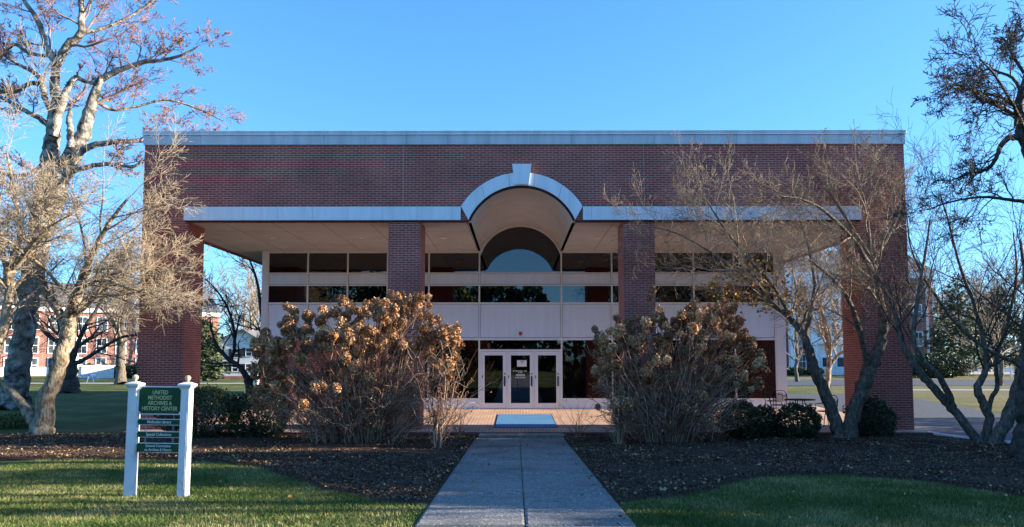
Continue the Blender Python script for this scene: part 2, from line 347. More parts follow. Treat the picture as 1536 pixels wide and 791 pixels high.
class MB:
    def __init__(s): s.v = []; s.f = []
    def add(s, vs, fs):
        k = len(s.v); s.v += [tuple(map(float, v)) for v in vs]; s.f += [tuple(i+k for i in f) for f in fs]; return s
    def box(s, x0, x1, y0, y1, z0, z1, bev=0.0):
        if bev <= 0:
            vs = [(x0,y0,z0),(x1,y0,z0),(x1,y1,z0),(x0,y1,z0),(x0,y0,z1),(x1,y0,z1),(x1,y1,z1),(x0,y1,z1)]
            s.add(vs, [(3,2,1,0),(4,5,6,7),(0,1,5,4),(1,2,6,5),(2,3,7,6),(3,0,4,7)])
        else:
            b = min(bev, (x1-x0)/2.1, (y1-y0)/2.1, (z1-z0)/2.1)
            import bmesh
            bm = bmesh.new(); bmesh.ops.create_cube(bm, size=1)
            for v in bm.verts: v.co = Vector(((x0+x1)/2+v.co.x*(x1-x0), (y0+y1)/2+v.co.y*(y1-y0), (z0+z1)/2+v.co.z*(z1-z0)))
            bmesh.ops.bevel(bm, geom=list(bm.edges), offset=b, segments=2, affect='EDGES', profile=0.5)
            bm.verts.index_update(); s.add([v.co for v in bm.verts], [[v.index for v in f.verts] for f in bm.faces]); bm.free()
        return s
    def prism(s, poly, y0, y1, ax='Y'):
        """poly of (a,b): extruded along Y (a=x,b=z), X (a=y,b=z) or Z (a=x,b=y)"""
        n = len(poly)
        def mk(a, b, t):
            return {'Y': (a, t, b), 'X': (t, a, b), 'Z': (a, b, t)}[ax]
        vs = [mk(a, b, y0) for a, b in poly]+[mk(a, b, y1) for a, b in poly]
        fs = [tuple(range(n)), tuple(range(2*n-1, n-1, -1))]+[((i+1) % n, i, i+n, (i+1) % n+n) for i in range(n)]
        return s.add(vs, fs)
    def strip(s, A, B, y0, y1):
        """solid between two curves A and B of (x,z), from y0 to y1"""
        n = len(A)
        vs = [(a, y0, b) for a, b in A]+[(a, y0, b) for a, b in B]+[(a, y1, b) for a, b in A]+[(a, y1, b) for a, b in B]
        fs = []
        for i in range(n-1):
            fs += [(i, i+1, n+i+1, n+i), (2*n+i+1, 2*n+i, 3*n+i, 3*n+i+1), (i+1, i, 2*n+i, 2*n+i+1), (n+i, n+i+1, 3*n+i+1, 3*n+i)]
        fs += [(0, n, 3*n, 2*n), (n-1, 3*n-1, 4*n-1, 2*n-1)]
        return s.add(vs, fs)
    def lathe(s, prof, c=(0, 0, 0), n=16, axis='Z'):
        vs = []; fs = []; m = len(prof)
        for j in range(n):
            a = 2*PI*j/n
            for r, z in prof:
                p = (r*math.cos(a), r*math.sin(a), z)
                if axis == 'Y': p = (p[0], p[2], p[1])
                vs.append((p[0]+c[0], p[1]+c[1], p[2]+c[2]))
        for j in range(n):
            k = (j+1) % n
            for i in range(m-1): fs.append((j*m+i, k*m+i, k*m+i+1, j*m+i+1))
        fs.append(tuple(j*m for j in range(n))[::-1]); fs.append(tuple(j*m+m-1 for j in range(n)))
        return s.add(vs, fs)
    def tube(s, pts, r, n=6, closed=False):
        pts = [np.array(p, float) for p in pts]; m = len(pts)
        if not hasattr(r, '__len__'): r = [r]*m
        vs = []; fs = []
        for i, p in enumerate(pts):
            if closed: t = pts[(i+1) % m]-pts[i-1]
            else: t = pts[min(i+1, m-1)]-pts[max(i-1, 0)]
            t = t/(np.linalg.norm(t)+1e-9)
            ref = np.array((0, 0, 1.)) if abs(t[2]) < 0.9 else np.array((1., 0, 0))
            u = np.cross(ref, t); u /= np.linalg.norm(u); v = np.cross(t, u)
            for j in range(n):
                a = 2*PI*j/n; vs.append(p+r[i]*(u*math.cos(a)+v*math.sin(a)))
        for i in range(m if closed else m-1):
            k = (i+1) % m
            for j in range(n): fs.append((i*n+j, i*n+(j+1) % n, k*n+(j+1) % n, k*n+j))
        if not closed: fs += [tuple(range(n))[::-1], tuple((m-1)*n+j for j in range(n))]
        return s.add(vs, fs)
    def build(s, name, mat, parent=None, smooth=False):
        return raw(name, s.v, s.f, mat, parent, smooth)
def tag(o, label, cat=None, group=None, kind=None):
    if label: o['label'] = label
    if cat: o['category'] = cat
    if group: o['group'] = group
    if kind: o['kind'] = kind
    return o
def thing(name, label, cat, loc=(0, 0, 0), rz=0, group=None):
    o = bpy.data.objects.new(name, None); C.objects.link(o); o.location = loc; o.rotation_euler = (0, 0, rz); o.empty_display_size = 0.3
    return tag(o, label, cat, group)
def dup(o, parent=None, **kw):
    c = o.copy(); C.objects.link(c)
    if parent is not None: c.parent = parent
    for ch in list(o.children): dup(ch, c)
    for k, v in kw.items(): c[k] = v
    return c
def mesh_world(o, parent):
    """parent while keeping authored world coordinates (parents sit unrotated)"""
    o.location = tuple(-np.array(parent.location)); return o
def structure(o): o['kind'] = 'structure'; return o
def smoothstep(a, b, x):
    t = np.clip((x-a)/(b-a), 0, 1); return t*t*(3-2*t)

# ------------------------------------------------------------------ ground
def vnoise(x, y, s=1.0, seed=0):
    x = np.asarray(x)*s; y = np.asarray(y)*s
    xi = np.floor(x).astype(int); yi = np.floor(y).astype(int); xf = x-xi; yf = y-yi
    def h(a, b):
        n = (a*374761393 + b*668265263 + seed*1442695) & 0xffffffff
        n = ((n ^ (n >> 13))*1274126177) & 0xffffffff
        return ((n ^ (n >> 16)) & 0xffff)/65535.0
    u = xf*xf*(3-2*xf); v = yf*yf*(3-2*yf)
    return (h(xi, yi)*(1-u)+h(xi+1, yi)*u)*(1-v)+(h(xi, yi+1)*(1-u)+h(xi+1, yi+1)*u)*v
def grid_sheet(name, xs, ys, zf, mat, mask=None):
    X, Y = np.meshgrid(xs, ys); Z = zf(X, Y)
    nx, ny = len(xs), len(ys)
    V = np.stack([X, Y, Z], -1).reshape(-1, 3)
    i = np.arange(nx-1)[None]+np.arange(ny-1)[:, None]*nx
    q = np.stack([i, i+1, i+nx+1, i+nx], -1).reshape(-1, 4)
    return raw(name, V, mat=mat, quads=q, smooth=True)
ys = np.unique(np.round(np.concatenate([np.linspace(-400, -20, 12), np.arange(-20, 0, 1.0), np.arange(0, 20.3, 0.35), [20.3], np.arange(20.6, 60, 1.0), np.linspace(60, 900, 30)]), 3))
xs = np.unique(np.concatenate([np.linspace(-900, -30, 20), np.arange(-30, 30, 0.5), np.linspace(30, 900, 20)]))
structure(grid_sheet('lawn_ground', xs, ys, lambda X, Y: gz(Y), 'lawn'))

LB = np.array([(-22, 15.5), (-16, 15.2), (-10.3, 14.8), (-8.4, 14.95), (-6.3, 14.7), (-4.6, 13.6), (-2.97, 11.2), (-1.92, 9.96), (-1.12, 9.6)])
RB = np.array([(1.32, 9.7), (2.06, 10.13), (2.75, 10.8), (3.94, 12.3), (5.4, 12.65), (6.5, 11.6), (6.95, 10.2), (8, 8.8), (12, 7), (16, 6.2)])
RBB = np.array([(1.32, 20.74), (11.2, 20.74), (11.55, 20.9), (11.7, 18.4), (13.3, 15.9), (16, 14)])
def left_front(x): return np.interp(x, LB[:, 0], LB[:, 1])+0.06*np.sin(np.asarray(x)*5.1)+0.16*(vnoise(x, np.asarray(x)*0, 3.1, 2)-0.5)+0.1*(vnoise(x, np.asarray(x)*0, 9.0, 3)-0.5)
def right_front(x): return np.interp(x, RB[:, 0], RB[:, 1])+0.06*np.sin(np.asarray(x)*4.3)+0.16*(vnoise(x, np.asarray(x)*0, 3.1, 5)-0.5)+0.1*(vnoise(x, np.asarray(x)*0, 9.0, 6)-0.5)
def left_back(x): return np.interp(x, [-22, -14, -11.3, -11.0, -1.1], [21.5, 20.9, 20.8, 20.74, 20.74])
def right_back(x): return np.interp(x, RBB[:, 0], RBB[:, 1])
def bed(name, x0, x1, ff, fb):
    nx = int((x1-x0)/0.08); xs = np.linspace(x0, x1, nx); ny = 110
    t = np.linspace(0, 1, ny)
    A = ff(xs); B = fb(xs)
    X = np.tile(xs, (ny, 1)); Y = A[None]+(B-A)[None]*t[:, None]
    e = np.minimum(1, np.minimum(t*(B-A).mean()/0.5, 1)) [:, None]
    h = 0.012+0.05*e+0.05*e*(vnoise(X, Y, 0.7, 3)-0.5)+0.03*e*vnoise(X, Y, 6, 5)
    h *= np.clip(np.minimum(np.abs(X-x1), np.abs(X-x0))/0.25, 0.25, 1)
    V = np.stack([X, Y, gz(Y)+h], -1).reshape(-1, 3)
    i = np.arange(nx-1)[None]+np.arange(ny-1)[:, None]*nx
    q = np.stack([i, i+1, i+nx+1, i+nx], -1).reshape(-1, 4)
    return raw(name, V, mat='mulch', quads=q, smooth=True)
structure(bed('mulch_bed', -22, -1.11, left_front, left_back))
structure(bed('mulch_bed', 1.31, 16, right_front, right_back))
def in_left_bed(x, y): return (x < -1.1) & (y > left_front(x)) & (y < left_back(x))
def in_right_bed(x, y): return (x > 1.3) & (y > right_front(x)) & (y < right_back(x))

# walkway slabs with open joints
wk = MB()
xe = [-1.1, 0.094, 0.106, 1.3]
yj = [-9.83, -7.58, -5.33, -3.08, -0.83, 1.42, 3.67, 5.92, 8.17, 10.42, 12.67, 14.9, 17.15, 19.4, 20.28]
rnd = random.Random(4)
for a, b in zip(yj[:-1], yj[1:]):
    for x0, x1 in ((xe[0], xe[1]), (xe[2], xe[3])):
        dz = rnd.uniform(-0.003, 0.003)
        za = float(gz(a+0.006))+0.03+dz; zb = float(gz(b-0.006))+0.03+dz
        y0, y1 = a+0.023, b-0.023; c = 0.03
        vs = [(x0, y0, za-0.1), (x1, y0, za-0.1), (x1, y1, zb-0.1), (x0, y1, zb-0.1), (x0, y0, za-0.012), (x1, y0, za-0.012), (x1, y1, zb-0.012), (x0, y1, zb-0.012),
              (x0+c, y0+c, za), (x1-c, y0+c, za), (x1-c, y1-c, zb), (x0+c, y1-c, zb)]
        wk.add(vs, [(0, 1, 5, 4), (1, 2, 6, 5), (2, 3, 7, 6), (3, 0, 4, 7), (4, 5, 9, 8), (5, 6, 10, 9), (6, 7, 11, 10), (7, 4, 8, 11), (8, 9, 10, 11)])
structure(wk.build('walkway', 'concrete'))
st = MB().box(-1.02, 1.32, 20.32, 20.72, -0.1, 0.125, bev=0.03)
structure(st.build('entrance_step', 'step'))
# brick patio, gently falling towards the walk
pf = MB()
def pz(Y): return 0.32-(27.5-Y)*0.0281
pf.add([(-11.0, 20.86, pz(20.86)), (11.5, 20.86, pz(20.86)), (11.5, 29.0, pz(29.0)), (-11.0, 29.0, pz(29.0))], [(0, 1, 2, 3)])
structure(pf.build('brick_patio', 'patio'))
pe = MB().box(-11.05, 11.55, 20.75, 20.857, -0.2, pz(20.8)+0.002, bev=0.006)
pe.box(-11.05, -11.002, 20.86, 29, -0.2, 0.12); pe.box(11.502, 11.55, 20.86, 29, -0.2, 0.12)
structure(pe.build('patio_edging', 'patio_edge'))
def rows_sheet(name, table, mat, dz=0.008, step=0.5):
    T = np.array(table, float)  # Y, Xleft, Xright
    ys_ = np.unique(np.concatenate([np.arange(T[0, 0], T[-1, 0], step), [T[-1, 0]], [20.3] if T[0, 0] < 20.3 < T[-1, 0] else []]))
    L = np.interp(ys_, T[:, 0], T[:, 1]); Rr = np.interp(ys_, T[:, 0], T[:, 2]); n = len(ys_)
    V = np.concatenate([np.stack([L, ys_, gz(ys_)+dz], -1), np.stack([Rr, ys_, gz(ys_)+dz], -1)])
    i = np.arange(n-1); q = np.stack([i, i+n, i+n+1, i+1], -1)
    return structure(raw(name, V, mat=mat, quads=q))
DRIVE = [(7, 34, 50), (13.5, 17.2, 31), (16, 13.5, 26), (18.1, 11.95, 23), (20.3, 11.75, 21), (22, 11.7, 20.2), (24, 12.2, 19.5), (27, 13, 18.5), (29, 13, 18.9), (33.6, 13, 20.2), (40.3, 13, 21.6), (46, 13, 22.5)]
rows_sheet('asphalt_drive', DRIVE, 'asphalt')
D = np.array(DRIVE)
kb = MB()
ky = np.linspace(14.5, 21.2, 26); kx = np.interp(ky, D[:, 0], D[:, 1])
kb.tube([(x-0.06, y, float(gz(y))+0.07) for x, y in zip(kx, ky)], 0.07, 8)
structure(kb.build('drive_kerb', 'kerb'))
rows_sheet('far_road', [(60, 14, 120), (77, 14, 120)], 'asphalt')
rows_sheet('far_road', [(105, 20, 300), (150, 20, 300)], 'path_far')
rows_sheet('far_path', [(64, -200, -16), (66.5, -200, -16)], 'path_far', 0.012)
rows_sheet('far_path', [(51.0, 24, 140), (52.6, 24, 140)], 'path_far', 0.012)

# ------------------------------------------------------------------ main building
Y1 = 21.43; Y2 = 27.5
XL, XR = -10.97, 11.40
CX = 0.17; CZ = 5.54; RO, RI, RV = 2.08, 1.70, 1.63
ZS = 6.20
bld = thing('archive_building', 'wide two storey red brick building with deep porch and white arch over the glass doors', 'building')
def arc(r, z0, n=32, left=True):
    """arc points from left foot at height z0 to right foot"""
    a0 = math.asin((z0-CZ)/r)
    return [(CX-r*math.cos(a), CZ+r*math.sin(a)) for a in np.linspace(a0, PI-a0, n)]
# front wall with the arch cut out
poly = [(XL, ZS)] + [(CX-1.57, ZS)] + arc(RI+0.005, ZS+0.001, 40)[1:-1] + [(CX+1.57, ZS)] + [(XR, ZS), (XR, 8.47), (XL, 8.47)]
wl = MB().prism(poly, Y1, Y1+0.33)
brick_wall = wl.build('upper_wall', 'brick', bld)
sw = MB().box(XL, XL+0.33, Y1+0.332, 50, ZS, 8.47); sw.box(XR-0.33, XR, Y1+0.332, 50, ZS, 8.47)
sw.box(XL+0.332, XR-0.332, 49.7, 50, ZS, 8.47)
sw.build('side_wall', 'brick', bld)
for x0, x1 in ((XL+0.001, -9.64), (-3.73, -2.80), (3.14, 4.05), (9.97, XR-0.001)):
    MB().box(x0, x1, Y1+0.002, Y1+1.2, -0.3, ZS-0.001).build('pier', 'brick', bld)
# expansion joints
for x in (-3.31, 3.76):
    MB().box(x-0.008, x+0.008, Y1-0.003, Y1+0.01, 6.62, 8.47).build('expansion_joint', 'joint', bld)
# soffit and barrel vault
h = math.sqrt(RV*RV-(ZS-CZ)**2)
s = MB()
s.box(XL+0.331, CX-h, Y1+0.331, 27.5, ZS, ZS+0.06); s.box(CX+h, XR-0.331, Y1+0.331, 27.5, ZS, ZS+0.06)
s.box(XL+0.331, -9.45, 27.502, 49.69, ZS, ZS+0.06); s.box(9.98, XR-0.331, 27.502, 49.69, ZS, ZS+0.06)
s.build('soffit', 'soffit', bld)
MB().strip(arc(RV, ZS), arc(RV+0.09, ZS), Y1+0.02, 27.46).build('barrel_vault', 'vault', bld, smooth=False)
MB().strip(arc(RV+0.004, ZS), arc(RI+0.002, ZS), Y1-0.03, Y1+0.018).build('arch_flashing', 'flashing', bld)
fl = MB().box(-9.70, CX-1.575, Y1-0.02, Y1-0.002, ZS-0.035, ZS+0.015); fl.box(CX+1.575, 10.02, Y1-0.02, Y1-0.002, ZS-0.035, ZS+0.015)
fl.build('drip_edge', 'flashing', bld)
# fascia band, arch ring and keystone
fb = MB()
ao = [(x, z) for x, z in arc(RO, 6.615, 40)]; ai = arc(RI, 6.215, 40)
pe_ = [-9.73]+[CX+i*1.02 for i in range(-9, -1)]+[ao[0][0]-0.001]
pe_r = [ao[-1][0]+0.001]+[CX+i*1.02 for i in range(2, 10)]+[10.06]
fascia = MB().box(-9.728, ao[0][0]-0.003, Y1-0.045, Y1-0.001, 6.218, 6.607).box(ao[-1][0]+0.003, 10.058, Y1-0.045, Y1-0.001, 6.218, 6.607).build('fascia_backing', 'joint_dark', bld)
for L_ in (pe_, pe_r):
    for a_, b_ in zip(L_[:-1], L_[1:]):
        if b_-a_ > 0.05: MB().box(a_+0.004, b_-0.004, Y1-0.072, Y1-0.0455, 6.215, 6.61).build('fascia_panel', 'fascia', bld)
MB().strip(ai, ao, Y1-0.05, Y1+0.0).build('arch_backing', 'joint_dark', bld)
for k0, k1 in zip([0, 8, 16, 23, 31], [8, 16, 23, 31, 39]):
    A_ = ai[k0:k1+1]; B_ = ao[k0:k1+1]
    e = 0.004
    A2 = [(x+(e if i == 0 else -e if i == len(A_)-1 else 0), z) for i, (x, z) in enumerate(A_)]
    B2 = [(x+(e if i == 0 else -e if i == len(B_)-1 else 0), z) for i, (x, z) in enumerate(B_)]
    MB().strip(A2, B2, Y1-0.085, Y1-0.0505).build('arch_panel', 'fascia', bld)
# small corner fillers between band and ring foot
MB().prism([(CX-0.20, 7.26), (CX+0.20, 7.26), (CX+0.28, 7.86), (CX-0.28, 7.86)], Y1-0.13, Y1-0.001).build('keystone', 'fascia', bld)
# coping
cop = MB().box(XL-0.02, XR+0.02, Y1-0.02, 50.03, 8.471, 8.755).build('coping_backing', 'joint_dark', bld)
ce = [XL-0.03]+[CX+0.25+i*1.215 for i in range(-9, 9)]+[XR+0.03]
for a_, b_ in zip(ce[:-1], ce[1:]): MB().box(a_+0.004, b_-0.004, Y1-0.045, Y1-0.0205, 8.472, 8.754).build('coping_panel', 'coping', bld)
cc = MB().box(XL-0.06, XR+0.06, Y1-0.075, 50.06, 8.757, 8.885, bev=0.012).build('coping_cap', 'coping', bld)
MB().box(XL-0.061, XR+0.061, Y1-0.08, Y1-0.073, 8.757, 8.775).build('lip', 'fascia', cc)
MB().box(XL+0.34, XR-0.34, Y1+0.34, 49.6, 8.2, 8.44).build('roof', 'board_roof', bld)
# recessed soffit lights
for x in (-8.13, -5.14, -2.42, 2.70, 5.45, 8.45):
    lt = MB().lathe([(0.075, 0), (0.115, 0), (0.12, -0.012), (0.10, -0.022), (0.075, -0.016)], (x, 24.4, ZS), 20).build('downlight', 'white', bld, smooth=True)
    MB().lathe([(0.0, -0.004), (0.074, -0.006)], (x, 24.4, ZS), 20).build('lens', 'steel', lt)
# glazed wall
xs_ = [-9.27, -7.78, -6.29, -4.80, -3.25, -1.365, 1.69, 3.57, 5.12, 6.62, 8.12, 9.62]
ROWS = [(0.70, 2.86), (2.94, 4.20), (4.265, 4.885), (4.93, 5.345), (5.385, 6.12)]
fr = MB()
FW = 0.028
fr.box(-9.49, -9.30, Y2-0.06, Y2+0.12, 0.30, ZS-0.001)           # corner posts
fr.box(9.65, 9.98, Y2-0.06, Y2+0.12, 0.30, ZS-0.001)
for x in xs_: 
    top = ZS-0.001 if abs(x-CX) > 1.6 else ZS+0.25
    z0 = 2.92 if x < -4.9 else 0.30
    fr.box(x-FW, x+FW, Y2-0.045, Y2+0.06, z0, min(top, ZS-0.001))
def rail(x0, x1, z0, z1, d=0.035): fr.box(x0+FW, x1-FW, Y2-d, Y2+0.05, z0, z1)
for a, b in zip(xs_[:-1], xs_[1:]):
    mid = abs((a+b)/2-CX) < 0.5
    for z0, z1 in ((5.345, 5.385), (4.885, 4.93), (4.20, 4.265), (2.86, 2.94)): rail(a, b, z0, z1)
    if not mid: rail(a, b, 6.12, ZS-0.001)
frame = fr.build('window_frame', 'frame', bld)
for a, b in zip(xs_[:-1], xs_[1:]):
    mid = abs((a+b)/2-CX) < 0.5
    left = b < -4.7
    MB().box(a+FW+0.013, b-FW-0.013, Y2-0.01, Y2+0.03, 2.955, 4.187).build('spandrel_panel', 'panel', bld)
    MB().box(a+FW+0.013, b-FW-0.013, Y2-0.01, Y2+0.03, 4.943, 5.332).build('spandrel_panel', 'panel', bld)
    MB().box(a+FW, b-FW, Y2+0.0, Y2+0.012, 4.265, 4.885).build('window_pane', 'glass', bld)
    if not mid: MB().box(a+FW, b-FW, Y2+0.0, Y2+0.012, 5.385, 6.12).build('window_pane', 'glass', bld)
    if not mid and not left:
        MB().box(a+FW, b-FW, Y2+0.0, Y2+0.012, 0.72, 2.86).build('window_pane', 'glass', bld)
        pn = MB().box(a+FW, b-FW, Y2-0.015, Y2+0.03, 0.30, 0.685); pn.box(a+FW+0.06, b-FW-0.06, Y2-0.022, Y2-0.0155, 0.37, 0.63, bev=0.004)
        pn.build('spandrel_panel', 'panel', bld)
        MB().box(a+FW, b-FW, Y2-0.05, Y2+0.05, 0.686, 0.72).build('sill', 'frame', bld)
MB().box(-9.48, -4.83, Y2-0.12, Y2+0.05, 0.2, 2.88).build('lower_wall', 'brick', bld)
# arched window head: glass from z 5.385 up to the vault
RG = 1.575
gp = [(CX-1.50, 5.386), (CX+1.50, 5.386), (CX+1.50, 6.02)]+[(x, z) for x, z in reversed(arc(RG, 6.02, 40))][1:-1]+[(CX-1.50, 6.02)]
MB().prism(gp, Y2, Y2+0.012).build('arched_window_pane', 'glass', bld)
MB().strip(arc(RG-0.005, 6.02, 40), arc(RV+0.01, 6.02, 40), Y2-0.04, Y2+0.05).build('arched_frame', 'frame', bld)
# door set
dx0, dx1 = -1.365+FW, 1.69-FW
df = MB(); 
df.box(dx0, dx1, Y2-0.04, Y2+0.05, 2.455, 2.52)
wd = (dx1-dx0)
xs3 = [dx0, dx0+wd/3, dx0+2*wd/3, dx1]
for i, x in enumerate(xs3):
    hw = 0.028
    xc = min(max(x, dx0+hw), dx1-hw)
    df.box(xc-hw, xc+hw, Y2-0.039, Y2+0.05, 0.325, 2.454)
MB.build(df, 'door_frame', 'doorpaint', bld)
MB().box(dx0, dx1, Y2, Y2+0.012, 2.522, 2.858).build('transom_pane', 'glass', bld)
for i in range(3):
    a = xs3[i]+(0.06 if i == 0 else 0.033); b = xs3[i+1]-(0.06 if i == 2 else 0.033)
    d = MB(); sw_ = 0.115
    d.box(a, a+sw_, Y2-0.035, Y2+0.02, 0.335, 2.445, bev=0.005); d.box(b-sw_, b, Y2-0.035, Y2+0.02, 0.335, 2.445, bev=0.005)
    d.box(a+sw_, b-sw_, Y2-0.034, Y2+0.019, 2.30, 2.444); d.box(a+sw_, b-sw_, Y2-0.034, Y2+0.019, 0.336, 0.54)
    door = d.build('door', 'doorpaint', bld)
    MB().box(a+sw_+0.001, b-sw_-0.001, Y2-0.008, Y2+0.002, 0.541, 2.299).build('pane', 'glass', door)
    hx = b-0.05
    hd = MB().tube([(hx, Y2-0.035, 1.50), (hx, Y2-0.085, 1.49), (hx, Y2-0.09, 1.40), (hx, Y2-0.085, 1.20), (hx, Y2-0.035, 1.19)], 0.016, 8)
    hd.box(hx-0.026, hx+0.026, Y2-0.045, Y2-0.0355, 1.16, 1.53, bev=0.003); hd.lathe([(0.0, -0.012), (0.024, -0.012), (0.024, 0.0)], (hx, Y2-0.036, 1.62), 14, axis='Y')
    hd.build('handle', 'black', door)
    kn = MB().box(a+0.02, a+0.045, Y2-0.045, Y2-0.0352, 1.46, 1.56, bev=0.003).build('hinge_plate', 'black', door)
    if i == 1:
        # paper notice and four short lines of white lettering (too small to read in the photograph)
        MB().box(a+0.34, b-0.235, Y2-0.012, Y2-0.009, 1.88, 2.12).build('notice', 'white', door)
        tx = MB(); rn = random.Random(2); cxm = (a+b)/2
        for z, wdt in ((1.72, 0.54), (1.665, 0.16), (1.59, 0.30), (1.545, 0.34), (1.47, 0.38)):
            x = cxm-wdt/2
            while x < cxm+wdt/2-0.01:
                l = rn.uniform(0.012, 0.028); tx.box(x, x+l, Y2-0.0105, Y2-0.0085, z-0.016, z+0.016); x += l+0.01
                if rn.random() < 0.15: x += 0.025
        tx.build('lettering', 'letter', door)
MB().lathe([(0.0, -0.07), (0.05, -0.065), (0.07, -0.04), (0.07, 0.0)], (0.17, Y2-0.012, 3.10), 18, axis='Y').build('alarm_bell', 'red_alarm', bld, smooth=True)
# interior
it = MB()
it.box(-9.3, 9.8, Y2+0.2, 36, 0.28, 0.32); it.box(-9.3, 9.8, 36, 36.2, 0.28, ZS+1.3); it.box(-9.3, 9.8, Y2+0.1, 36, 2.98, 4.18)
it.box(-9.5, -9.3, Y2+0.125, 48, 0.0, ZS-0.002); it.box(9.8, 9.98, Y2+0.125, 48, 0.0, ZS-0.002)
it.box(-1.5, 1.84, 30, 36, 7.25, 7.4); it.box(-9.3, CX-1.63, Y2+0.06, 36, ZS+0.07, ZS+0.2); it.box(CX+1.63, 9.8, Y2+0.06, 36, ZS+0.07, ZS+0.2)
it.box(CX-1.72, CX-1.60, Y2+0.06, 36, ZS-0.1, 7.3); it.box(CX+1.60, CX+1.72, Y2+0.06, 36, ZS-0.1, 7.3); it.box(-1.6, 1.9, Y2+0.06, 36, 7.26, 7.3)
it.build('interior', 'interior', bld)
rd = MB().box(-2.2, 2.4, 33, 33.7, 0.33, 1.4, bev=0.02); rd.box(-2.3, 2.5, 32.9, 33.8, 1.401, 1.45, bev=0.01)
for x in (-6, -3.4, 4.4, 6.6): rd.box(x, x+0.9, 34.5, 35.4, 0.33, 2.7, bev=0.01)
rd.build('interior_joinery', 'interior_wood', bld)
tg = MB().lathe([(0.0, 0.0), (0.055, 0.0), (0.085, 0.26), (0.10, 0.28), (0.0, 0.27)], (-2.02, Y2+0.35, 0.72), 16)
o = tg.build('vase', 'white', None, smooth=True); tag(o, 'white tapered vase inside the window left of the glass doors, right one of two', 'vase', 'white vases inside the window')
tg = MB().lathe([(0.0, 0.0), (0.05, 0.0), (0.06, 0.22), (0.07, 0.23), (0.0, 0.22)], (-2.21, Y2+0.35, 0.72), 16)
o = tg.build('vase', 'white', None, smooth=True); tag(o, 'slim white vase inside the window left of the glass doors, left one of two', 'vase', 'white vases inside the window')
tb = thing('display_table', 'low dark table inside the window left of the doors carrying white vases', 'table', (-2.1, Y2+0.38, 0.32))
MB().box(-0.5, 0.5, -0.2, 0.2, 0.36, 0.40, bev=0.008).build('tabletop', 'interior_wood', tb)
for sx in (-0.45, 0.45):
    for sy in (-0.16, 0.16): MB().box(sx-0.02, sx+0.02, sy-0.02, sy+0.02, 0, 0.36).build('leg', 'interior_wood', tb)
# mat
def slope_box(name, x0, x1, y0, y1, t, mat, parent=None, up=0.0):
    m = MB(); vs = []
    for dz in (up, up+t):
        for x, y in ((x0, y0), (x1, y0), (x1, y1), (x0, y1)): vs.append((x, y, pz(y)+dz))
    m.add(vs, [(3, 2, 1, 0), (4, 5, 6, 7), (0, 1, 5, 4), (1, 2, 6, 5), (2, 3, 7, 6), (3, 0, 4, 7)])
    return m.build(name, mat, parent)
mt = thing('door_mat', 'long pale blue runner mat lying on the brick patio before the doors', 'mat', (0.29, 23.7, 0))
for nm, x0, x1, y0, y1, t, ma, up in (('border', -0.64, 1.22, 21.85, 25.57, 0.008, 'mat_edge', 0.002), ('carpet', -0.61, 1.19, 21.90, 25.52, 0.008, 'blue_mat', 0.010)):
    mesh_world(slope_box(nm, x0, x1, y0, y1, t, ma, mt, up), mt)

# ------------------------------------------------------------------ sign
def text_mesh(body, size, name, mat, parent, loc, ext=0.003, align='CENTER', sx=1.0, spacing=1.0, serif=0.0):
    cu = bpy.data.curves.new(name, 'FONT'); cu.body = body; cu.size = size; cu.align_x = align; cu.align_y = 'CENTER'
    cu.extrude = ext; cu.space_character = spacing; cu.offset = 0.0006
    t = bpy.data.objects.new(name+'_src', cu); C.objects.link(t)
    dg = bpy.context.evaluated_depsgraph_get(); dg.update()
    me = bpy.data.meshes.new_from_object(t.evaluated_get(dg))
    bpy.data.objects.remove(t); me.name = name
    for v in me.vertices:
        x, y, z = v.co; v.co = (x*sx, -z, y)
    me.materials.clear(); me.materials.append(M[mat])
    o = bpy.data.objects.new(name, me); C.objects.link(o); o.location = loc; o.parent = parent
    return o
YS = 10.3
sg = thing('name_sign', 'white post sign with one large and three small green boards on the front lawn', 'sign', (-4.94, YS, float(gz(YS))), 0)
sg.rotation_euler = (0, R(0.6), R(-2))
for k, x in enumerate((-0.372, 0.372)):
    p = MB().box(x-0.060, x+0.060, -0.066, 0.066, -0.25, 1.49, bev=0.006)
    p.box(x-0.038, x+0.038, -0.0685, -0.0655, 0.12, 1.15)
    post = p.build('post', 'white', sg)
    MB().add([(x-0.095, -0.095, 1.52), (x+0.095, -0.095, 1.52), (x+0.095, 0.095, 1.52), (x-0.095, 0.095, 1.52),
              (x-0.095, -0.095, 1.545), (x+0.095, -0.095, 1.545), (x+0.095, 0.095, 1.545), (x-0.095, 0.095, 1.545),
              (x-0.066, -0.066, 1.485), (x+0.066, -0.066, 1.485), (x+0.066, 0.066, 1.485), (x-0.066, 0.066, 1.485),
              (x-0.03, -0.03, 1.572), (x+0.03, -0.03, 1.572), (x+0.03, 0.03, 1.572), (x-0.03, 0.03, 1.572)],
             [(8, 9, 1, 0), (9, 10, 2, 1), (10, 11, 3, 2), (11, 8, 0, 3), (0, 1, 5, 4), (1, 2, 6, 5), (2, 3, 7, 6), (3, 0, 4, 7),
              (4, 5, 13, 12), (5, 6, 14, 13), (6, 7, 15, 14), (7, 4, 12, 15), (12, 13, 14, 15)]).build('cap', 'white', post)
    MB().lathe([(0.0, 1.572), (0.028, 1.572), (0.018, 1.59), (0.034, 1.605), (0.043, 1.63), (0.034, 1.652), (0.016, 1.664), (0.0, 1.667)], (x, 0, 0), 18).build('finial', 'finial', post, smooth=True)
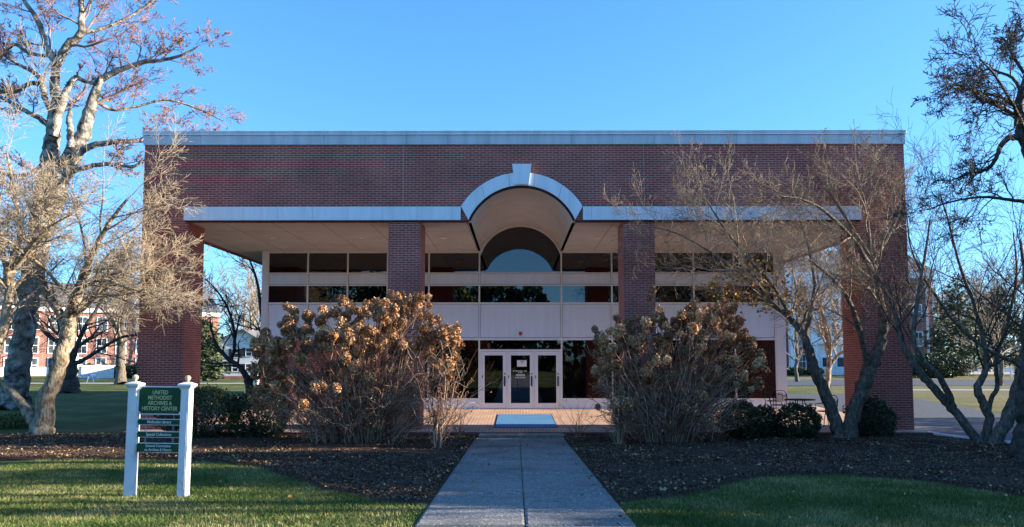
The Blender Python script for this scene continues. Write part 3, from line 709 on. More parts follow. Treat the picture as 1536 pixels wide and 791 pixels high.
def notched(w_, h_, c, z0):
    x0, x1, z1 = -w_/2, w_/2, z0+h_
    pts = []
    for (cx_, cz_, a0) in ((x0, z0, 90), (x1, z0, 180), (x1, z1, 270), (x0, z1, 360)):
        for a in np.linspace(a0, a0-90, 6): pts.append((cx_+c*math.cos(R(a)), cz_+c*math.sin(R(a))))
    return pts
brd = MB().prism(notched(0.624, 0.39, 0.03, 1.12), -0.014, 0.014).build('header_board', 'white', sg)
MB().prism(notched(0.594, 0.36, 0.032, 1.135), -0.0175, -0.0145).build('green_field', 'sign_green', brd)
zt = [1.424, 1.350, 1.276, 1.202]
for z, t_, s_ in zip(zt, ('UNITED', 'METHODIST', 'ARCHIVES &', 'HISTORY CENTER'), (0.078, 0.078, 0.078, 0.078)):
    text_mesh(t_, s_, 'lettering', 'gold', brd, (0, -0.0185, z), ext=0.0015, sx=0.80, spacing=1.0)
for z0, hh, lines in ((0.975, 0.085, ['Methodist Library']), (0.805, 0.085, ['Special Collections']), (0.60, 0.13, ['General Commission', 'on Archives & History'])):
    b_ = MB().prism(notched(0.622, hh, 0.012, z0), -0.011, 0.011).build('hanging_board', 'white', sg)
    MB().prism(notched(0.606, hh-0.016, 0.012, z0+0.008), -0.0145, -0.0115).build('green_field', 'sign_green', b_)
    for i, l in enumerate(lines):
        zc = z0+hh/2 if len(lines) == 1 else z0+hh/2+(0.026 if i == 0 else -0.026)
        text_mesh(l, 0.056 if len(lines) == 1 else 0.050, 'lettering', 'letter', b_, (0, -0.0155, zc), ext=0.0012, sx=0.84)
for z0, z1 in ((1.06, 1.13), (0.89, 0.975), (0.73, 0.805)):
    for x in (-0.195, 0.195):
        ch = MB(); nl = 3
        for i in range(nl):
            zc = z0+(i+0.5)*(z1-z0)/nl; hl = (z1-z0)/nl*0.62
            pts = [(x+(0.011*math.cos(a) if i % 2 == 0 else 0), (0 if i % 2 == 0 else 0.011*math.cos(a)), zc+hl*math.sin(a)) for a in np.linspace(0, 2*PI, 10, endpoint=False)]
            ch.tube(pts, 0.0035, 5, closed=True)
        ch.build('chain', 'steel', sg)

# ------------------------------------------------------------------ patio furniture
def iron_chair(name, label, loc, rz, src=None):
    t = thing(name, label, 'chair', loc, rz, 'black iron patio chairs')
    s = MB()
    s.tube([(0.23*math.cos(a), 0.22*math.sin(a), 0.44) for a in np.linspace(0, 2*PI, 20, endpoint=False)], 0.012, 6, closed=True)
    for k in np.linspace(-0.18, 0.18, 8):
        hx = math.sqrt(max(0.0, 1-(k/0.22)**2))*0.23
        s.tube([(-hx, k, 0.44), (hx, k, 0.44)], 0.006, 4); 
        hy = math.sqrt(max(0.0, 1-(k/0.23)**2))*0.22
        s.tube([(k, -hy, 0.446), (k, hy, 0.446)], 0.006, 4)
    s.build('seat', 'black', t)
    b = MB()
    out = [(-0.20, 0.19, 0.44), (-0.22, 0.24, 0.62), (-0.21, 0.27, 0.78), (-0.13, 0.29, 0.88), (0, 0.295, 0.91), (0.13, 0.29, 0.88), (0.21, 0.27, 0.78), (0.22, 0.24, 0.62), (0.20, 0.19, 0.44)]
    b.tube(out, 0.012, 6)
    for k in range(-4, 5):
        for sgn in (-1, 1):
            x0 = k*0.05; x1 = x0+sgn*0.16
            x1 = max(-0.19, min(0.19, x1)); z1_ = 0.85-0.35*abs(x1)
            b.tube([(x0, 0.23, 0.58), ((x0+x1)/2, 0.26, 0.70), (x1, 0.275, z1_)], 0.006, 4)
    b.tube([(-0.21, 0.23, 0.57), (0, 0.235, 0.55), (0.21, 0.23, 0.57)], 0.008, 4)
    b.build('backrest', 'black', t)
    for sx in (-1, 1):
        MB().tube([(sx*0.2, 0.19, 0.44), (sx*0.21, 0.21, 0.25), (sx*0.24, 0.27, 0)], 0.012, 6).build('leg', 'black', t)
        MB().tube([(sx*0.19, -0.15, 0.44), (sx*0.22, -0.22, 0.25), (sx*0.21, -0.24, 0)], 0.012, 6).build('leg', 'black', t)
        MB().tube([(sx*0.21, 0.25, 0.66), (sx*0.26, 0.1, 0.67), (sx*0.26, -0.16, 0.65), (sx*0.21, -0.2, 0.44)], 0.011, 6).build('armrest', 'black', t)
    return t
iron_chair('patio_chair', 'black lattice iron chair on the patio left of the iron table', (8.55, 24.3, pz(24.3)+0.004), R(-30))
iron_chair('patio_chair', 'black lattice iron chair behind the forked trunk beside the right brick pier', (9.22, 22.25, pz(22.2)+0.004), R(-75))
iron_chair('patio_chair', 'black lattice iron chair standing closest to the white right end of the window wall', (8.9, 25.8, pz(25.8)+0.004), R(10))
t = thing('patio_table', 'oval black lattice iron table on the patio near the right end', 'table', (8.75, 23.0, pz(23.0)+0.004))
tp = MB(); tp.tube([(0.45*math.cos(a), 0.35*math.sin(a), 0.72) for a in np.linspace(0, 2*PI, 28, endpoint=False)], 0.018, 6, closed=True)
for k in np.linspace(-0.38, 0.38, 11):
    hy = math.sqrt(1-(k/0.45)**2)*0.35; tp.tube([(k, -hy, 0.72), (k, hy, 0.72)], 0.009, 4)
for k in np.linspace(-0.28, 0.28, 8):
    hx = math.sqrt(1-(k/0.35)**2)*0.45; tp.tube([(-hx, k, 0.724), (hx, k, 0.724)], 0.009, 4)
tp.build('tabletop', 'black', t)
for sx in (-1, 1):
    for sy in (-1, 1): MB().tube([(sx*0.1, sy*0.08, 0.71), (sx*0.16, sy*0.12, 0.4), (sx*0.34, sy*0.26, 0)], 0.014, 6).build('leg', 'black', t)

# ------------------------------------------------------------------ branching plants
def unit(v): return v/(np.linalg.norm(v)+1e-9)
class Grow:
    """bare branching: a list of (points, radii, level)"""
    def __init__(s, seed, levels): s.r = np.random.default_rng(seed); s.rr = random.Random(seed); s.b = []; s.L = levels
    def perp(s, d):
        a = s.r.normal(size=3); a -= d*a.dot(d); return unit(a)
    def branch(s, p, d, length, r0, lvl):
        q = s.L[min(lvl, len(s.L)-1)]
        n = q.get('seg', 5); w = q.get('wob', 0.25); up = q.get('up', 0.1); rt = q.get('rt', 0.35)
        pts = [np.array(p, float)]; d = unit(d); st_ = length/n; flat = q.get('flat', 0)
        for i in range(n):
            d = d + s.r.normal(size=3)*w*0.5
            d[2] += up
            if flat: d[2] *= (1-flat)
            d = unit(d)
            if pts[-1][2] < 0.5 and d[2] < 0: d[2] = abs(d[2])*0.3
            pts.append(pts[-1]+d*st_)
        rad = r0*(1-(1-rt)*np.linspace(0, 1, n+1)**0.9)
        s.b.append((np.array(pts), rad, lvl)); s.kids(np.array(pts), rad, length, lvl)
    def kids(s, pts, rad, length, lvl, t0=None, cnt=None):
        if lvl >= len(s.L)-1: return
        q = s.L[lvl+1]; k = q['n'] if cnt is None else cnt
        k = max(1, int(round(k*s.rr.uniform(0.8, 1.2)*q.get('byl', 1.0))))
        t0 = q.get('t0', 0.25) if t0 is None else t0
        m = len(pts)-1
        for j in range(k):
            t = t0+(1-t0)*((j+s.rr.random())/k)
            if j == k-1: t = 1.0
            f = t*m; i = min(int(f), m-1); u = f-i
            p = pts[i]*(1-u)+pts[i+1]*u; d0 = unit(pts[i+1]-pts[i]); r = rad[i]*(1-u)+rad[i+1]*u
            ang = R(s.rr.uniform(*q.get('ang', (25, 60)))) * (0.45 if t == 1.0 else 1)
            side = s.perp(d0)
            side[2] = side[2]*q.get('vs', 1.0)+q.get('vb', 0.0); side = unit(side)
            if 'dir' in q: side = unit(side+np.array(q['dir'])*1.0)
            d = d0*math.cos(ang)+side*math.sin(ang)
            L = length*q.get('lr', 0.6)*(1-0.45*t)*s.rr.uniform(0.7, 1.25)
            if 'lmax' in q: L = min(L, q['lmax']*s.rr.uniform(0.6, 1))
            s.branch(p, d, L, min(r*0.75, r*q.get('rr', 0.55)), lvl+1)
    def stem(s, pts, rad, lvl=0, t0=0.3, cnt=None, length=None, smooth=5):
        pts = np.array(pts, float); m = len(pts)
        # Catmull-Rom through the points
        out = []; ro = []
        for i in range(m-1):
            p0 = pts[max(i-1, 0)]; p1 = pts[i]; p2 = pts[i+1]; p3 = pts[min(i+2, m-1)]
            for k in range(smooth):
                t = k/smooth
                out.append(0.5*((2*p1)+(-p0+p2)*t+(2*p0-5*p1+4*p2-p3)*t*t+(-p0+3*p1-3*p2+p3)*t**3)); ro.append(rad[i]*(1-t)+rad[i+1]*t)
        out.append(pts[-1]); ro.append(rad[-1]); out = np.array(out); ro = np.array(ro)
        jit = s.r.normal(size=out.shape)*ro[:, None]*0.12; jit[0] = 0; out = out+jit
        L = float(np.linalg.norm(np.diff(out, axis=0), axis=1).sum()) if length is None else length
        s.b.append((out, ro, lvl)); s.kids(out, ro, L, lvl, t0, cnt)
        return out, ro
def tubes(branches, rmin=0.0, sides=None):
    VV = []; QQ = []; off = 0; groups = {}
    for pts, rad, lvl in branches:
        r = max(rad[0], rmin)
        n = sides or (10 if r > 0.12 else 7 if r > 0.05 else 5 if r > 0.02 else 3)
        groups.setdefault((len(pts), n), []).append((pts, np.maximum(rad, rmin)))
    for (m, n), L in groups.items():
        Pn = np.array([a for a, b in L]); Rn = np.array([b for a, b in L])
        T = np.gradient(Pn, axis=1); T /= np.linalg.norm(T, axis=2, keepdims=True)+1e-9
        D = Pn[:, -1]-Pn[:, 0]; ref = np.where((np.abs(D[:, 2]) < 0.8*np.linalg.norm(D, axis=1))[:, None], [0, 0, 1.], [1., 0, 0])[:, None, :]
        U_ = np.cross(np.broadcast_to(ref, T.shape), T); U_ /= np.linalg.norm(U_, axis=2, keepdims=True)+1e-9
        W_ = np.cross(T, U_); a = np.arange(n)*2*PI/n
        ring = Pn[:, :, None]+Rn[:, :, None, None]*(U_[:, :, None]*np.cos(a)[None, None, :, None]+W_[:, :, None]*np.sin(a)[None, None, :, None])
        if n >= 7:
            ctr = Pn[:, :, None]; z_ = Pn[:, :, 2][:, :, None]; x_ = Pn[:, :, 0][:, :, None]
            k_ = 1+0.05*np.sin(2*a[None, None]+z_*0.9+x_)+0.03*np.sin(3*a[None, None]-z_*1.7+x_*2)+0.05*(vnoise(z_*5+a[None, None]*0, a[None, None]*1.9+x_*0, 1.0, 4)-0.5)
            ring = ctr+(ring-ctr)*k_[..., None]
        N = len(L); VV.append(ring.reshape(-1, 3))
        base = (np.arange(N)*m*n)[:, None, None]+(np.arange(m-1)*n)[None, :, None]
        j = np.arange(n)[None, None]; j2 = (np.arange(n)+1) % n; j2 = j2[None, None]
        QQ.append((np.stack([base+j, base+j2, base+n+j2, base+n+j], -1)+off).reshape(-1, 4)); off += N*m*n
    return np.concatenate(VV), np.concatenate(QQ)
def leaves(pos, size, seed=0, aspect=0.5, flatz=1.0, fold=0.25):
    """small folded leaf quads at pos"""
    r = np.random.default_rng(seed); n = len(pos)
    A = r.normal(size=(n, 3)); A[:, 2] *= flatz; A /= np.linalg.norm(A, axis=1, keepdims=True)
    B = r.normal(size=(n, 3)); B -= A*(A*B).sum(1, keepdims=True); B /= np.linalg.norm(B, axis=1, keepdims=True)
    Cn = np.cross(A, B); s_ = size*r.uniform(0.6, 1.3, (n, 1))
    v0 = pos-A*s_*0.5; v2 = pos+A*s_*0.5; v1 = pos+B*s_*aspect*0.5+Cn*s_*fold*0.3; v3 = pos-B*s_*aspect*0.5+Cn*s_*fold*0.3
    V = np.stack([v0, v1, v2, v3], 1).reshape(-1, 3); q = np.arange(n*4).reshape(-1, 4)
    return V, q
def tree_obj(name, label, cat, base, g, bark, twig, trunk_lv=0, rmin=0.004, group=None, extra=None):
    t = thing(name, label, cat, tuple(base), 0, group)
    b = np.array(base)
    A = [x for x in g.b if x[2] <= trunk_lv]; B = [x for x in g.b if x[2] > trunk_lv]
    V, q = tubes(A); 
    raw('trunk', V-b, mat=bark, parent=t, quads=q, smooth=True)
    V, q = tubes(B, rmin); raw('crown', V-b, mat=twig, parent=t, quads=q, smooth=True)
    return t
def flare(r0): return [r0*1.5, r0*1.12]
def px2m(px, Y): return px*Y/FPX

def PP(lst, Y0):
    """list of (x, y, extra depth)"""
    return [P(a[0], a[1], Y0+(a[2] if len(a) > 2 else 0)) for a in lst]
TW = dict  # short

# ---- T1: pale low tree on the lawn at the left, sunlit
L1 = [TW(), TW(n=9, ang=(25, 60), lr=0.62, seg=8, wob=0.25, up=0.02, t0=0.42, rr=0.45, vs=0.8, lmax=3.0), TW(n=9, ang=(25, 60), lr=0.58, seg=6, wob=0.3, up=0.0, t0=0.12, rr=0.45, vs=0.6),
      TW(n=7, ang=(25, 60), lr=0.62, seg=6, wob=0.26, up=0.01, t0=0.1, rr=0.45, vs=0.6), TW(n=4.2, ang=(22, 55), lr=0.66, seg=4, wob=0.25, up=0.01, t0=0.1, rr=0.5)]
g = Grow(11, L1); Y0 = 20.9
base = P(62, 652, Y0); base[2] = 0.0
tr = [(62, 655), (66, 625), (77, 580), (94, 530), (103, 495), (105, 470), (118, 430, -.2), (135, 390, -.4), (160, 340, -.6), (190, 300, -.8)]
g.stem(PP(tr, Y0), [0.36, 0.27, 0.235, 0.215, 0.19, 0.15, 0.11, 0.085, 0.06, 0.035], t0=0.5, cnt=11)
g.stem(PP([(101, 498), (88, 468, .3), (70, 440, .6), (55, 400, .9), (45, 350, 1.1), (50, 300, 1.2)], Y0), [0.14, 0.115, 0.10, 0.075, 0.055, 0.03], t0=0.3, cnt=11)
g.stem(PP([(104, 480), (125, 455, .4), (160, 430, .8), (200, 405, 0.6), (235, 395, 0.2)], Y0), [0.10, 0.08, 0.065, 0.05, 0.025], t0=0.2, cnt=10)
g.stem(PP([(104, 478), (112, 440, -.7), (150, 420, -1.3), (185, 430, -1.5), (220, 440, -1.6)], Y0), [0.09, 0.075, 0.06, 0.045, 0.022], t0=0.15, cnt=9)
g.stem(PP([(60, 645, .1), (46, 625, .2), (20, 590, .5), (-10, 565, .8), (-50, 520, 1.2), (-80, 450, 1.3)], Y0), [0.17, 0.14, 0.12, 0.10, 0.07, 0.03], t0=0.5, cnt=6)
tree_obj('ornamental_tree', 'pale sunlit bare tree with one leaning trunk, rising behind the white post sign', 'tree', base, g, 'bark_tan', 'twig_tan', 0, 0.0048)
# ---- its neighbour just outside the left edge, reaching in
g = Grow(23, L1); Y0 = 19.5
base = P(-70, 660, Y0); base[2] = float(gz(Y0))
g.stem(PP([(-70, 668), (-50, 620), (-15, 550), (5, 490), (14, 440), (18, 400), (30, 350, .3), (22, 290, .5), (10, 230, .5)], Y0), [0.2, 0.15, 0.13, 0.12, 0.105, 0.095, 0.07, 0.05, 0.025], t0=0.35, cnt=11)
g.stem(PP([(15, 430), (4, 380, -.3), (-15, 320, -.5), (-30, 260, -.5)], Y0), [0.09, 0.075, 0.05, 0.025], t0=0.2, cnt=8)
g.stem(PP([(17, 405), (45, 370, -.6), (70, 345, -.9), (110, 320, -1.0)], Y0), [0.08, 0.06, 0.04, 0.02], t0=0.2, cnt=8)
tree_obj('ornamental_tree', 'slender pale bare tree at the extreme left edge with its foot out of view', 'tree', base, g, 'bark_tan', 'twig_tan', 0, 0.0048)

# ---- T2: the big old tree
L2 = [TW(), TW(n=7, ang=(30, 65), lr=0.42, seg=8, wob=0.3, up=0.03, t0=0.35, rr=0.34, vs=0.9, lmax=5.5), TW(n=7, ang=(25, 60), lr=0.55, seg=6, wob=0.3, up=0.03, t0=0.2, rr=0.5),
      TW(n=6, ang=(25, 60), lr=0.52, seg=5, wob=0.35, up=0.03, t0=0.2, rr=0.5), TW(n=7, ang=(18, 48), lr=0.66, seg=4, wob=0.2, up=0.02, t0=0.1, rr=0.55)]
g = Grow(31, L2); Y0 = 32.0
base = P(22, 613, Y0); base[2] = 0
m_ = lambda px: px2m(px/2, Y0)
g.stem(PP([(20, 618), (24, 590), (32, 520), (45, 440), (58, 360), (68, 300), (75, 240), (78, 212), (83, 170), (83, 121), (82, 88)], Y0), [m_(50), m_(37), m_(32), m_(31), m_(31), m_(29), m_(25), m_(22), m_(17), m_(14), m_(11)], t0=0.75, cnt=3)
g.stem(PP([(62, 340), (85, 285), (103, 240), (121, 209), (133, 170), (144, 133), (152, 118)], Y0-0.3), [m_(34), m_(30), m_(27), m_(22), m_(17), m_(13), m_(11)], t0=0.6, cnt=3)
g.stem(PP([(82, 90), (70, 73), (58, 33), (36, 0), (20, -40)], Y0), [m_(11), m_(9), m_(8), m_(6), m_(3)], cnt=6, t0=0.2)
g.stem(PP([(80, 205), (85, 178), (94, 152), (103, 130), (114, 115)], Y0-0.6), [m_(15), m_(14), m_(12), m_(10), m_(8)], cnt=2, t0=0.5)
g.stem(PP([(114, 116), (128, 122), (145, 126), (152, 119)], Y0-0.5), [m_(8), m_(6), m_(6), m_(6)], cnt=2, t0=0.3)
g.stem(PP([(84, 100), (88, 91), (103, 67), (121, 48), (123, 0), (126, -60), (130, -130)], Y0), [m_(12), m_(13), m_(13), m_(11), m_(8), m_(6), m_(3)], cnt=9, t0=0.3)
g.stem(PP([(118, 52), (150, 44, .5), (185, 30, 1), (225, 5, 1.4), (250, -20, 1.5)], Y0), [m_(7), m_(5), m_(4.5), m_(3.5), m_(2)], cnt=8, t0=0.15)
g.stem(PP([(152, 119), (170, 109), (212, 94), (240, 91), (275, 82), (300, 68)], Y0-0.3), [m_(11), m_(9), m_(7), m_(5.5), m_(4), m_(2)], cnt=10, t0=0.25)
g.stem(PP([(103, 238), (133, 221), (165, 214), (194, 212), (225, 208, .3), (260, 200, .6)], Y0-1.0), [m_(12), m_(9), m_(8), m_(7), m_(5), m_(3)], cnt=7, t0=0.3)
g.stem(PP([(100, 262), (125, 252), (165, 246), (200, 250), (213, 240)], Y0-0.6), [m_(8), m_(7), m_(6), m_(5), m_(3)], cnt=5, t0=0.3)
g.stem(PP([(74, 190), (60, 178), (39, 167), (18, 155), (0, 146), (-30, 135)], Y0), [m_(9), m_(8), m_(7), m_(6), m_(6), m_(3)], cnt=7, t0=0.3)
g.stem(PP([(76, 165), (67, 146), (58, 115), (30, 98), (0, 80), (-30, 70)], Y0+0.4), [m_(9), m_(9), m_(8), m_(5), m_(4), m_(2)], cnt=8, t0=0.3)
g.stem(PP([(62, 128), (45, 125), (24, 137), (0, 138), (-30, 150)], Y0+0.4), [m_(7), m_(7), m_(7), m_(6), m_(4)], cnt=5, t0=0.3)
g.stem(PP([(84, 84), (60, 83), (40, 78), (24, 67), (10, 75), (0, 88), (-12, 100)], Y0), [m_(6), m_(5), m_(5), m_(5), m_(4.5), m_(4), m_(2)], cnt=6, t0=0.3)
g.stem(PP([(106, 222), (106, 200), (104, 180), (105, 163)], Y0-0.9), [m_(11), m_(9), m_(8), m_(5)], cnt=1, t0=0.5)
g.stem(PP([(140, 150), (170, 165, .5), (205, 160, 1), (250, 150, 1.3), (300, 165, 1.5), (335, 182, 1.6)], Y0), [m_(7), m_(5), m_(4), m_(3.5), m_(2.5), m_(1.5)], cnt=10, t0=0.2)
g.stem(PP([(77, 230), (60, 250, .3), (40, 262, .6), (10, 262, .8), (-20, 255, 1)], Y0), [m_(8), m_(6), m_(5), m_(4), m_(2)], cnt=6, t0=0.3)
big = tree_obj('old_tree', 'huge old bare tree with thick forked trunk, taller than the building at left', 'tree', base, g, 'bark_grey', 'twig_red', 0, 0.0075)
tips = np.array([b[0][-1] for b in g.b if b[2] >= 3] + [b[0][len(b[0])//2] for b in g.b if b[2] >= 4])
V, q = leaves(tips[::3]-base, 0.042, 3, 0.6); raw('buds', V, mat='bud_red', parent=big, quads=q)

# ---- generic bare trees
def bare(name, label, base, H, seed, bark, twig, r0=0.16, nl=6, spread=(25, 50), lean=(0, 0), cat='tree', group=None, levels=4, rmin=0.006, t0=0.25, up=0.05, dens=1.0, cl=0.55, lv=None):
    Lx = [TW(), TW(n=nl*dens, ang=spread, lr=cl, seg=7, wob=0.3, up=up, t0=t0, rr=0.5), TW(n=7*dens, ang=(25, 60), lr=0.55, seg=6, wob=0.33, up=up, t0=0.2, rr=0.5),
          TW(n=6*dens, ang=(25, 60), lr=0.5, seg=4, wob=0.38, up=0.02, t0=0.2, rr=0.5), TW(n=4*dens, ang=(25, 60), lr=0.5, seg=3, wob=0.38, up=0.02, t0=0.2, rr=0.55)][:levels+1]
    g = Grow(seed, lv or Lx)
    b = np.array(base, float)
    pts = [b+np.array((lean[0]*t*t*H, lean[1]*t*t*H, t*H))+(np.array((g.rr.uniform(-1, 1), g.rr.uniform(-1, 1), 0))*H*0.018*(t > 0)) for t in np.linspace(0, 0.95, 8)]
    rr_ = [r0*1.35, r0*1.02, r0*0.93, r0*0.8, r0*0.62, r0*0.45, r0*0.28, r0*0.12]
    g.stem(pts, rr_, t0=t0, cnt=nl*1.6)
    return tree_obj(name, label, cat, b, g, bark, twig, 0, rmin, group)
# T3 the dark low-forked trunk on the left lawn
g = Grow(5, [TW(), TW(n=8, ang=(25, 60), lr=0.5, seg=7, wob=0.3, up=0.03, t0=0.3, rr=0.45), TW(n=7, ang=(25, 60), lr=0.55, seg=5, wob=0.35, up=0.02, t0=0.2, rr=0.5), TW(n=6, ang=(25, 60), lr=0.5, seg=4, wob=0.38, up=0.0, t0=0.2, rr=0.5)])
Y0 = 47; base = P(106, 590, Y0); base[2] = 0; m_ = lambda px: px2m(px/2, Y0)
g.stem(PP([(104, 592), (105, 565), (105, 545), (98, 520), (88, 480), (80, 430)], Y0), [m_(30), m_(20), m_(17), m_(11), m_(8), m_(4)], cnt=9, t0=0.45)
g.stem(PP([(106, 549), (125, 540), (150, 525), (178, 508), (215, 500), (245, 498)], Y0), [m_(8), m_(6), m_(5), m_(4), m_(3), m_(2)], cnt=9, t0=0.2)
g.stem(PP([(106, 550), (115, 520), (128, 490), (150, 455), (165, 420)], Y0), [m_(9), m_(7), m_(6), m_(4), m_(2)], cnt=10, t0=0.2)
g.stem(PP([(96, 520), (70, 500), (45, 480), (20, 470)], Y0), [m_(7), m_(5), m_(4), m_(2)], cnt=8, t0=0.2)
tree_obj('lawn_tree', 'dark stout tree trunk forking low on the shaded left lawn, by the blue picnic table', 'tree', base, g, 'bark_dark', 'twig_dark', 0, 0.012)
b = P(181, 580, 62); b[2] = 0
bare('lawn_tree', 'upright bare tree on the sunlit strip of lawn just left of the left brick pier', b, 9.5, 77, 'bark_mid', 'twig_mid', r0=0.36, nl=8, t0=0.3, rmin=0.012, levels=3, up=0.06)
# T5 dark branching tree seen through the left porch gap
g = Grow(8, [TW(), TW(n=7, ang=(25, 60), lr=0.6, seg=7, wob=0.35, up=0.03, t0=0.3, rr=0.5, lmax=2.6), TW(n=6, ang=(25, 60), lr=0.55, seg=5, wob=0.35, up=0.02, t0=0.2, rr=0.5), TW(n=6, ang=(25, 60), lr=0.5, seg=4, wob=0.38, up=0.01, t0=0.2, rr=0.5)])
Y0 = 34; base = P(376, 602, Y0); base[2] = 0; m_ = lambda px: px2m(px/2, Y0)
g.stem(PP([(376, 606), (376, 590), (372, 572), (362, 552), (346, 542), (334, 530), (322, 512), (315, 480)], Y0), [m_(16), m_(14), m_(11), m_(8), m_(7), m_(6), m_(4), m_(2)], cnt=10, t0=0.4)
g.stem(PP([(374, 578), (382, 560), (392, 540), (398, 510), (392, 470), (385, 420), (370, 380)], Y0+0.5), [m_(9), m_(8), m_(7), m_(6), m_(5), m_(4), m_(2)], cnt=14, t0=0.3)
g.stem(PP([(346, 542), (352, 515), (348, 480), (335, 450), (320, 430)], Y0), [m_(6), m_(5), m_(4), m_(3), m_(2)], cnt=10, t0=0.2)
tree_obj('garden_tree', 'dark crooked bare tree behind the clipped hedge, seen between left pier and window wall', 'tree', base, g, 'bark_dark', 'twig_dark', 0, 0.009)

# ---- T6: twin trunks before the right pier
L6 = [TW(), TW(n=8, ang=(25, 60), lr=0.62, seg=8, wob=0.26, up=0.035, t0=0.35, rr=0.45, vs=0.8, lmax=2.4), TW(n=7, ang=(25, 60), lr=0.6, seg=6, wob=0.3, up=0.03, t0=0.12, rr=0.45),
      TW(n=5, ang=(25, 60), lr=0.62, seg=5, wob=0.28, up=0.03, t0=0.1, rr=0.45), TW(n=3.6, ang=(22, 50), lr=0.62, seg=4, wob=0.28, up=0.0, t0=0.1, rr=0.5)]
g = Grow(41, L6); Y0 = 19.8
base = P(1270, 661, Y0); base[2] = float(gz(Y0)); m_ = lambda px: px2m(px*0.43, Y0)
g.stem(PP([(1262, 664), (1256, 648), (1247, 612), (1234, 580), (1222, 556), (1213, 525), (1203, 500), (1186, 478), (1160, 458), (1130, 445), (1100, 435)], Y0), [m_(30), m_(24), m_(21), m_(20), m_(19), m_(15), m_(12), m_(10), m_(8), m_(6), m_(3)], t0=0.55, cnt=9)
g.stem(PP([(1213, 530), (1210, 500, .3), (1216, 470, .6), (1222, 430, .9), (1215, 380, 1.2), (1200, 330, 1.4)], Y0), [m_(11), m_(9), m_(8), m_(6), m_(5), m_(2.5)], t0=0.25, cnt=9)
g.stem(PP([(1190, 482), (1160, 430, -.5), (1120, 385, -.8), (1085, 340, -1.0), (1060, 300, -1.1)], Y0), [m_(8), m_(6.5), m_(5), m_(4), m_(2)], t0=0.25, cnt=11)
g.stem(PP([(1160, 458), (1110, 410, .4), (1060, 375, .6), (1015, 350, .7), (975, 340, .8)], Y0), [m_(7), m_(5.5), m_(4), m_(3), m_(1.5)], t0=0.2, cnt=10)
g.stem(PP([(1274, 664), (1276, 640), (1286, 606), (1296, 575), (1304, 553), (1317, 523), (1325, 489), (1320, 450), (1312, 415), (1305, 380, .2)], Y0), [m_(34), m_(25), m_(23), m_(23), m_(23), m_(18), m_(15), m_(13), m_(10), m_(8)], t0=0.6, cnt=7)
g.stem(PP([(1303, 556), (1298, 530, -.2), (1287, 489, -.4), (1270, 445, -.6), (1245, 415, -.9), (1215, 390, -1.1)], Y0), [m_(14), m_(10), m_(9), m_(7), m_(5), m_(3)], t0=0.3, cnt=9)
g.stem(PP([(1312, 415), (1280, 360, -.4), (1240, 320, -.8), (1205, 300, -1.0), (1170, 295, -1.2)], Y0), [m_(10), m_(7), m_(5), m_(4), m_(2)], t0=0.2, cnt=10)
g.stem(PP([(1305, 380, .2), (1300, 320, .3), (1290, 280, .3), (1285, 245, .3)], Y0), [m_(8), m_(6), m_(4), m_(2)], t0=0.1, cnt=10)
g.stem(PP([(1308, 395), (1335, 350, .6), (1350, 310, .9), (1345, 270, 1.1)], Y0), [m_(8), m_(6), m_(4), m_(2)], t0=0.1, cnt=10)
g.stem(PP([(1305, 385), (1265, 320, 1.0), (1240, 285, 1.4), (1225, 260, 1.6)], Y0), [m_(6), m_(5), m_(3.5), m_(2)], t0=0.2, cnt=9)
t6 = tree_obj('twin_trunk_tree', 'bare spreading tree with two trunks parting in a V before the right brick pier', 'tree', base, g, 'bark_mid', 'twig_mid', 0, 0.004)
# a few orange leaves still hang on its lower left side
r_ = np.random.default_rng(9)
cand = np.array([b[0][-1] for b in g.b if b[2] >= 3])
cx0 = P(1128, 455, 19.8)
dd = np.linalg.norm((cand-cx0)*np.array((1, 0.8, 1.1)), axis=1); sel = cand[dd < 1.25]
if len(sel):
    k = r_.integers(0, len(sel), 620); pos = sel[k]+r_.normal(size=(620, 3))*0.06
    V, q = leaves(pos-base, 0.10, 4, 0.75); raw('orange_leaves', V, mat='leaf_orange', parent=t6, quads=q)

# ---- T7: many-stemmed tree to the right
L7 = [TW(), TW(n=7, ang=(20, 55), lr=0.6, seg=8, wob=0.26, up=0.05, t0=0.3, rr=0.38, vs=0.8, lmax=2.6), TW(n=6, ang=(25, 55), lr=0.6, seg=6, wob=0.3, up=0.03, t0=0.12, rr=0.45),
      TW(n=3.2, ang=(25, 60), lr=0.66, seg=5, wob=0.3, up=0.02, t0=0.1, rr=0.45), TW(n=2.4, ang=(22, 50), lr=0.6, seg=4, wob=0.25, up=0.02, t0=0.1, rr=0.5)]
g = Grow(57, L7); Y0 = 18.2
base = P(1480, 668, Y0); base[2] = float(gz(Y0)); m_ = lambda px: px2m(px*0.42, Y0)
g.stem(PP([(1472, 672), (1465, 660), (1437, 623), (1415, 598), (1392, 573), (1372, 548), (1359, 528), (1350, 505), (1342, 470, .2), (1325, 430, .5), (1300, 395, .8)], Y0), [m_(22), m_(15), m_(14), m_(14), m_(13), m_(12), m_(11), m_(9), m_(7), m_(5), m_(3)], t0=0.6, cnt=7)
g.stem(PP([(1431, 616), (1424, 592, -.2), (1409, 567, -.4), (1384, 540, -.6), (1370, 510, -.7), (1375, 460, -.8), (1385, 400, -.8), (1395, 330, -.8)], Y0), [m_(12), m_(11), m_(10), m_(9), m_(8), m_(6), m_(5), m_(3)], t0=0.5, cnt=11)
g.stem(PP([(1478, 672), (1478, 655), (1484, 629), (1475, 605), (1466, 584), (1476, 562), (1480, 540), (1474, 505), (1462, 460), (1440, 400), (1425, 340), (1410, 290)], Y0+0.2), [m_(20), m_(15), m_(14), m_(14), m_(13), m_(11), m_(10), m_(8), m_(7), m_(5), m_(4), m_(2)], t0=0.45, cnt=13)
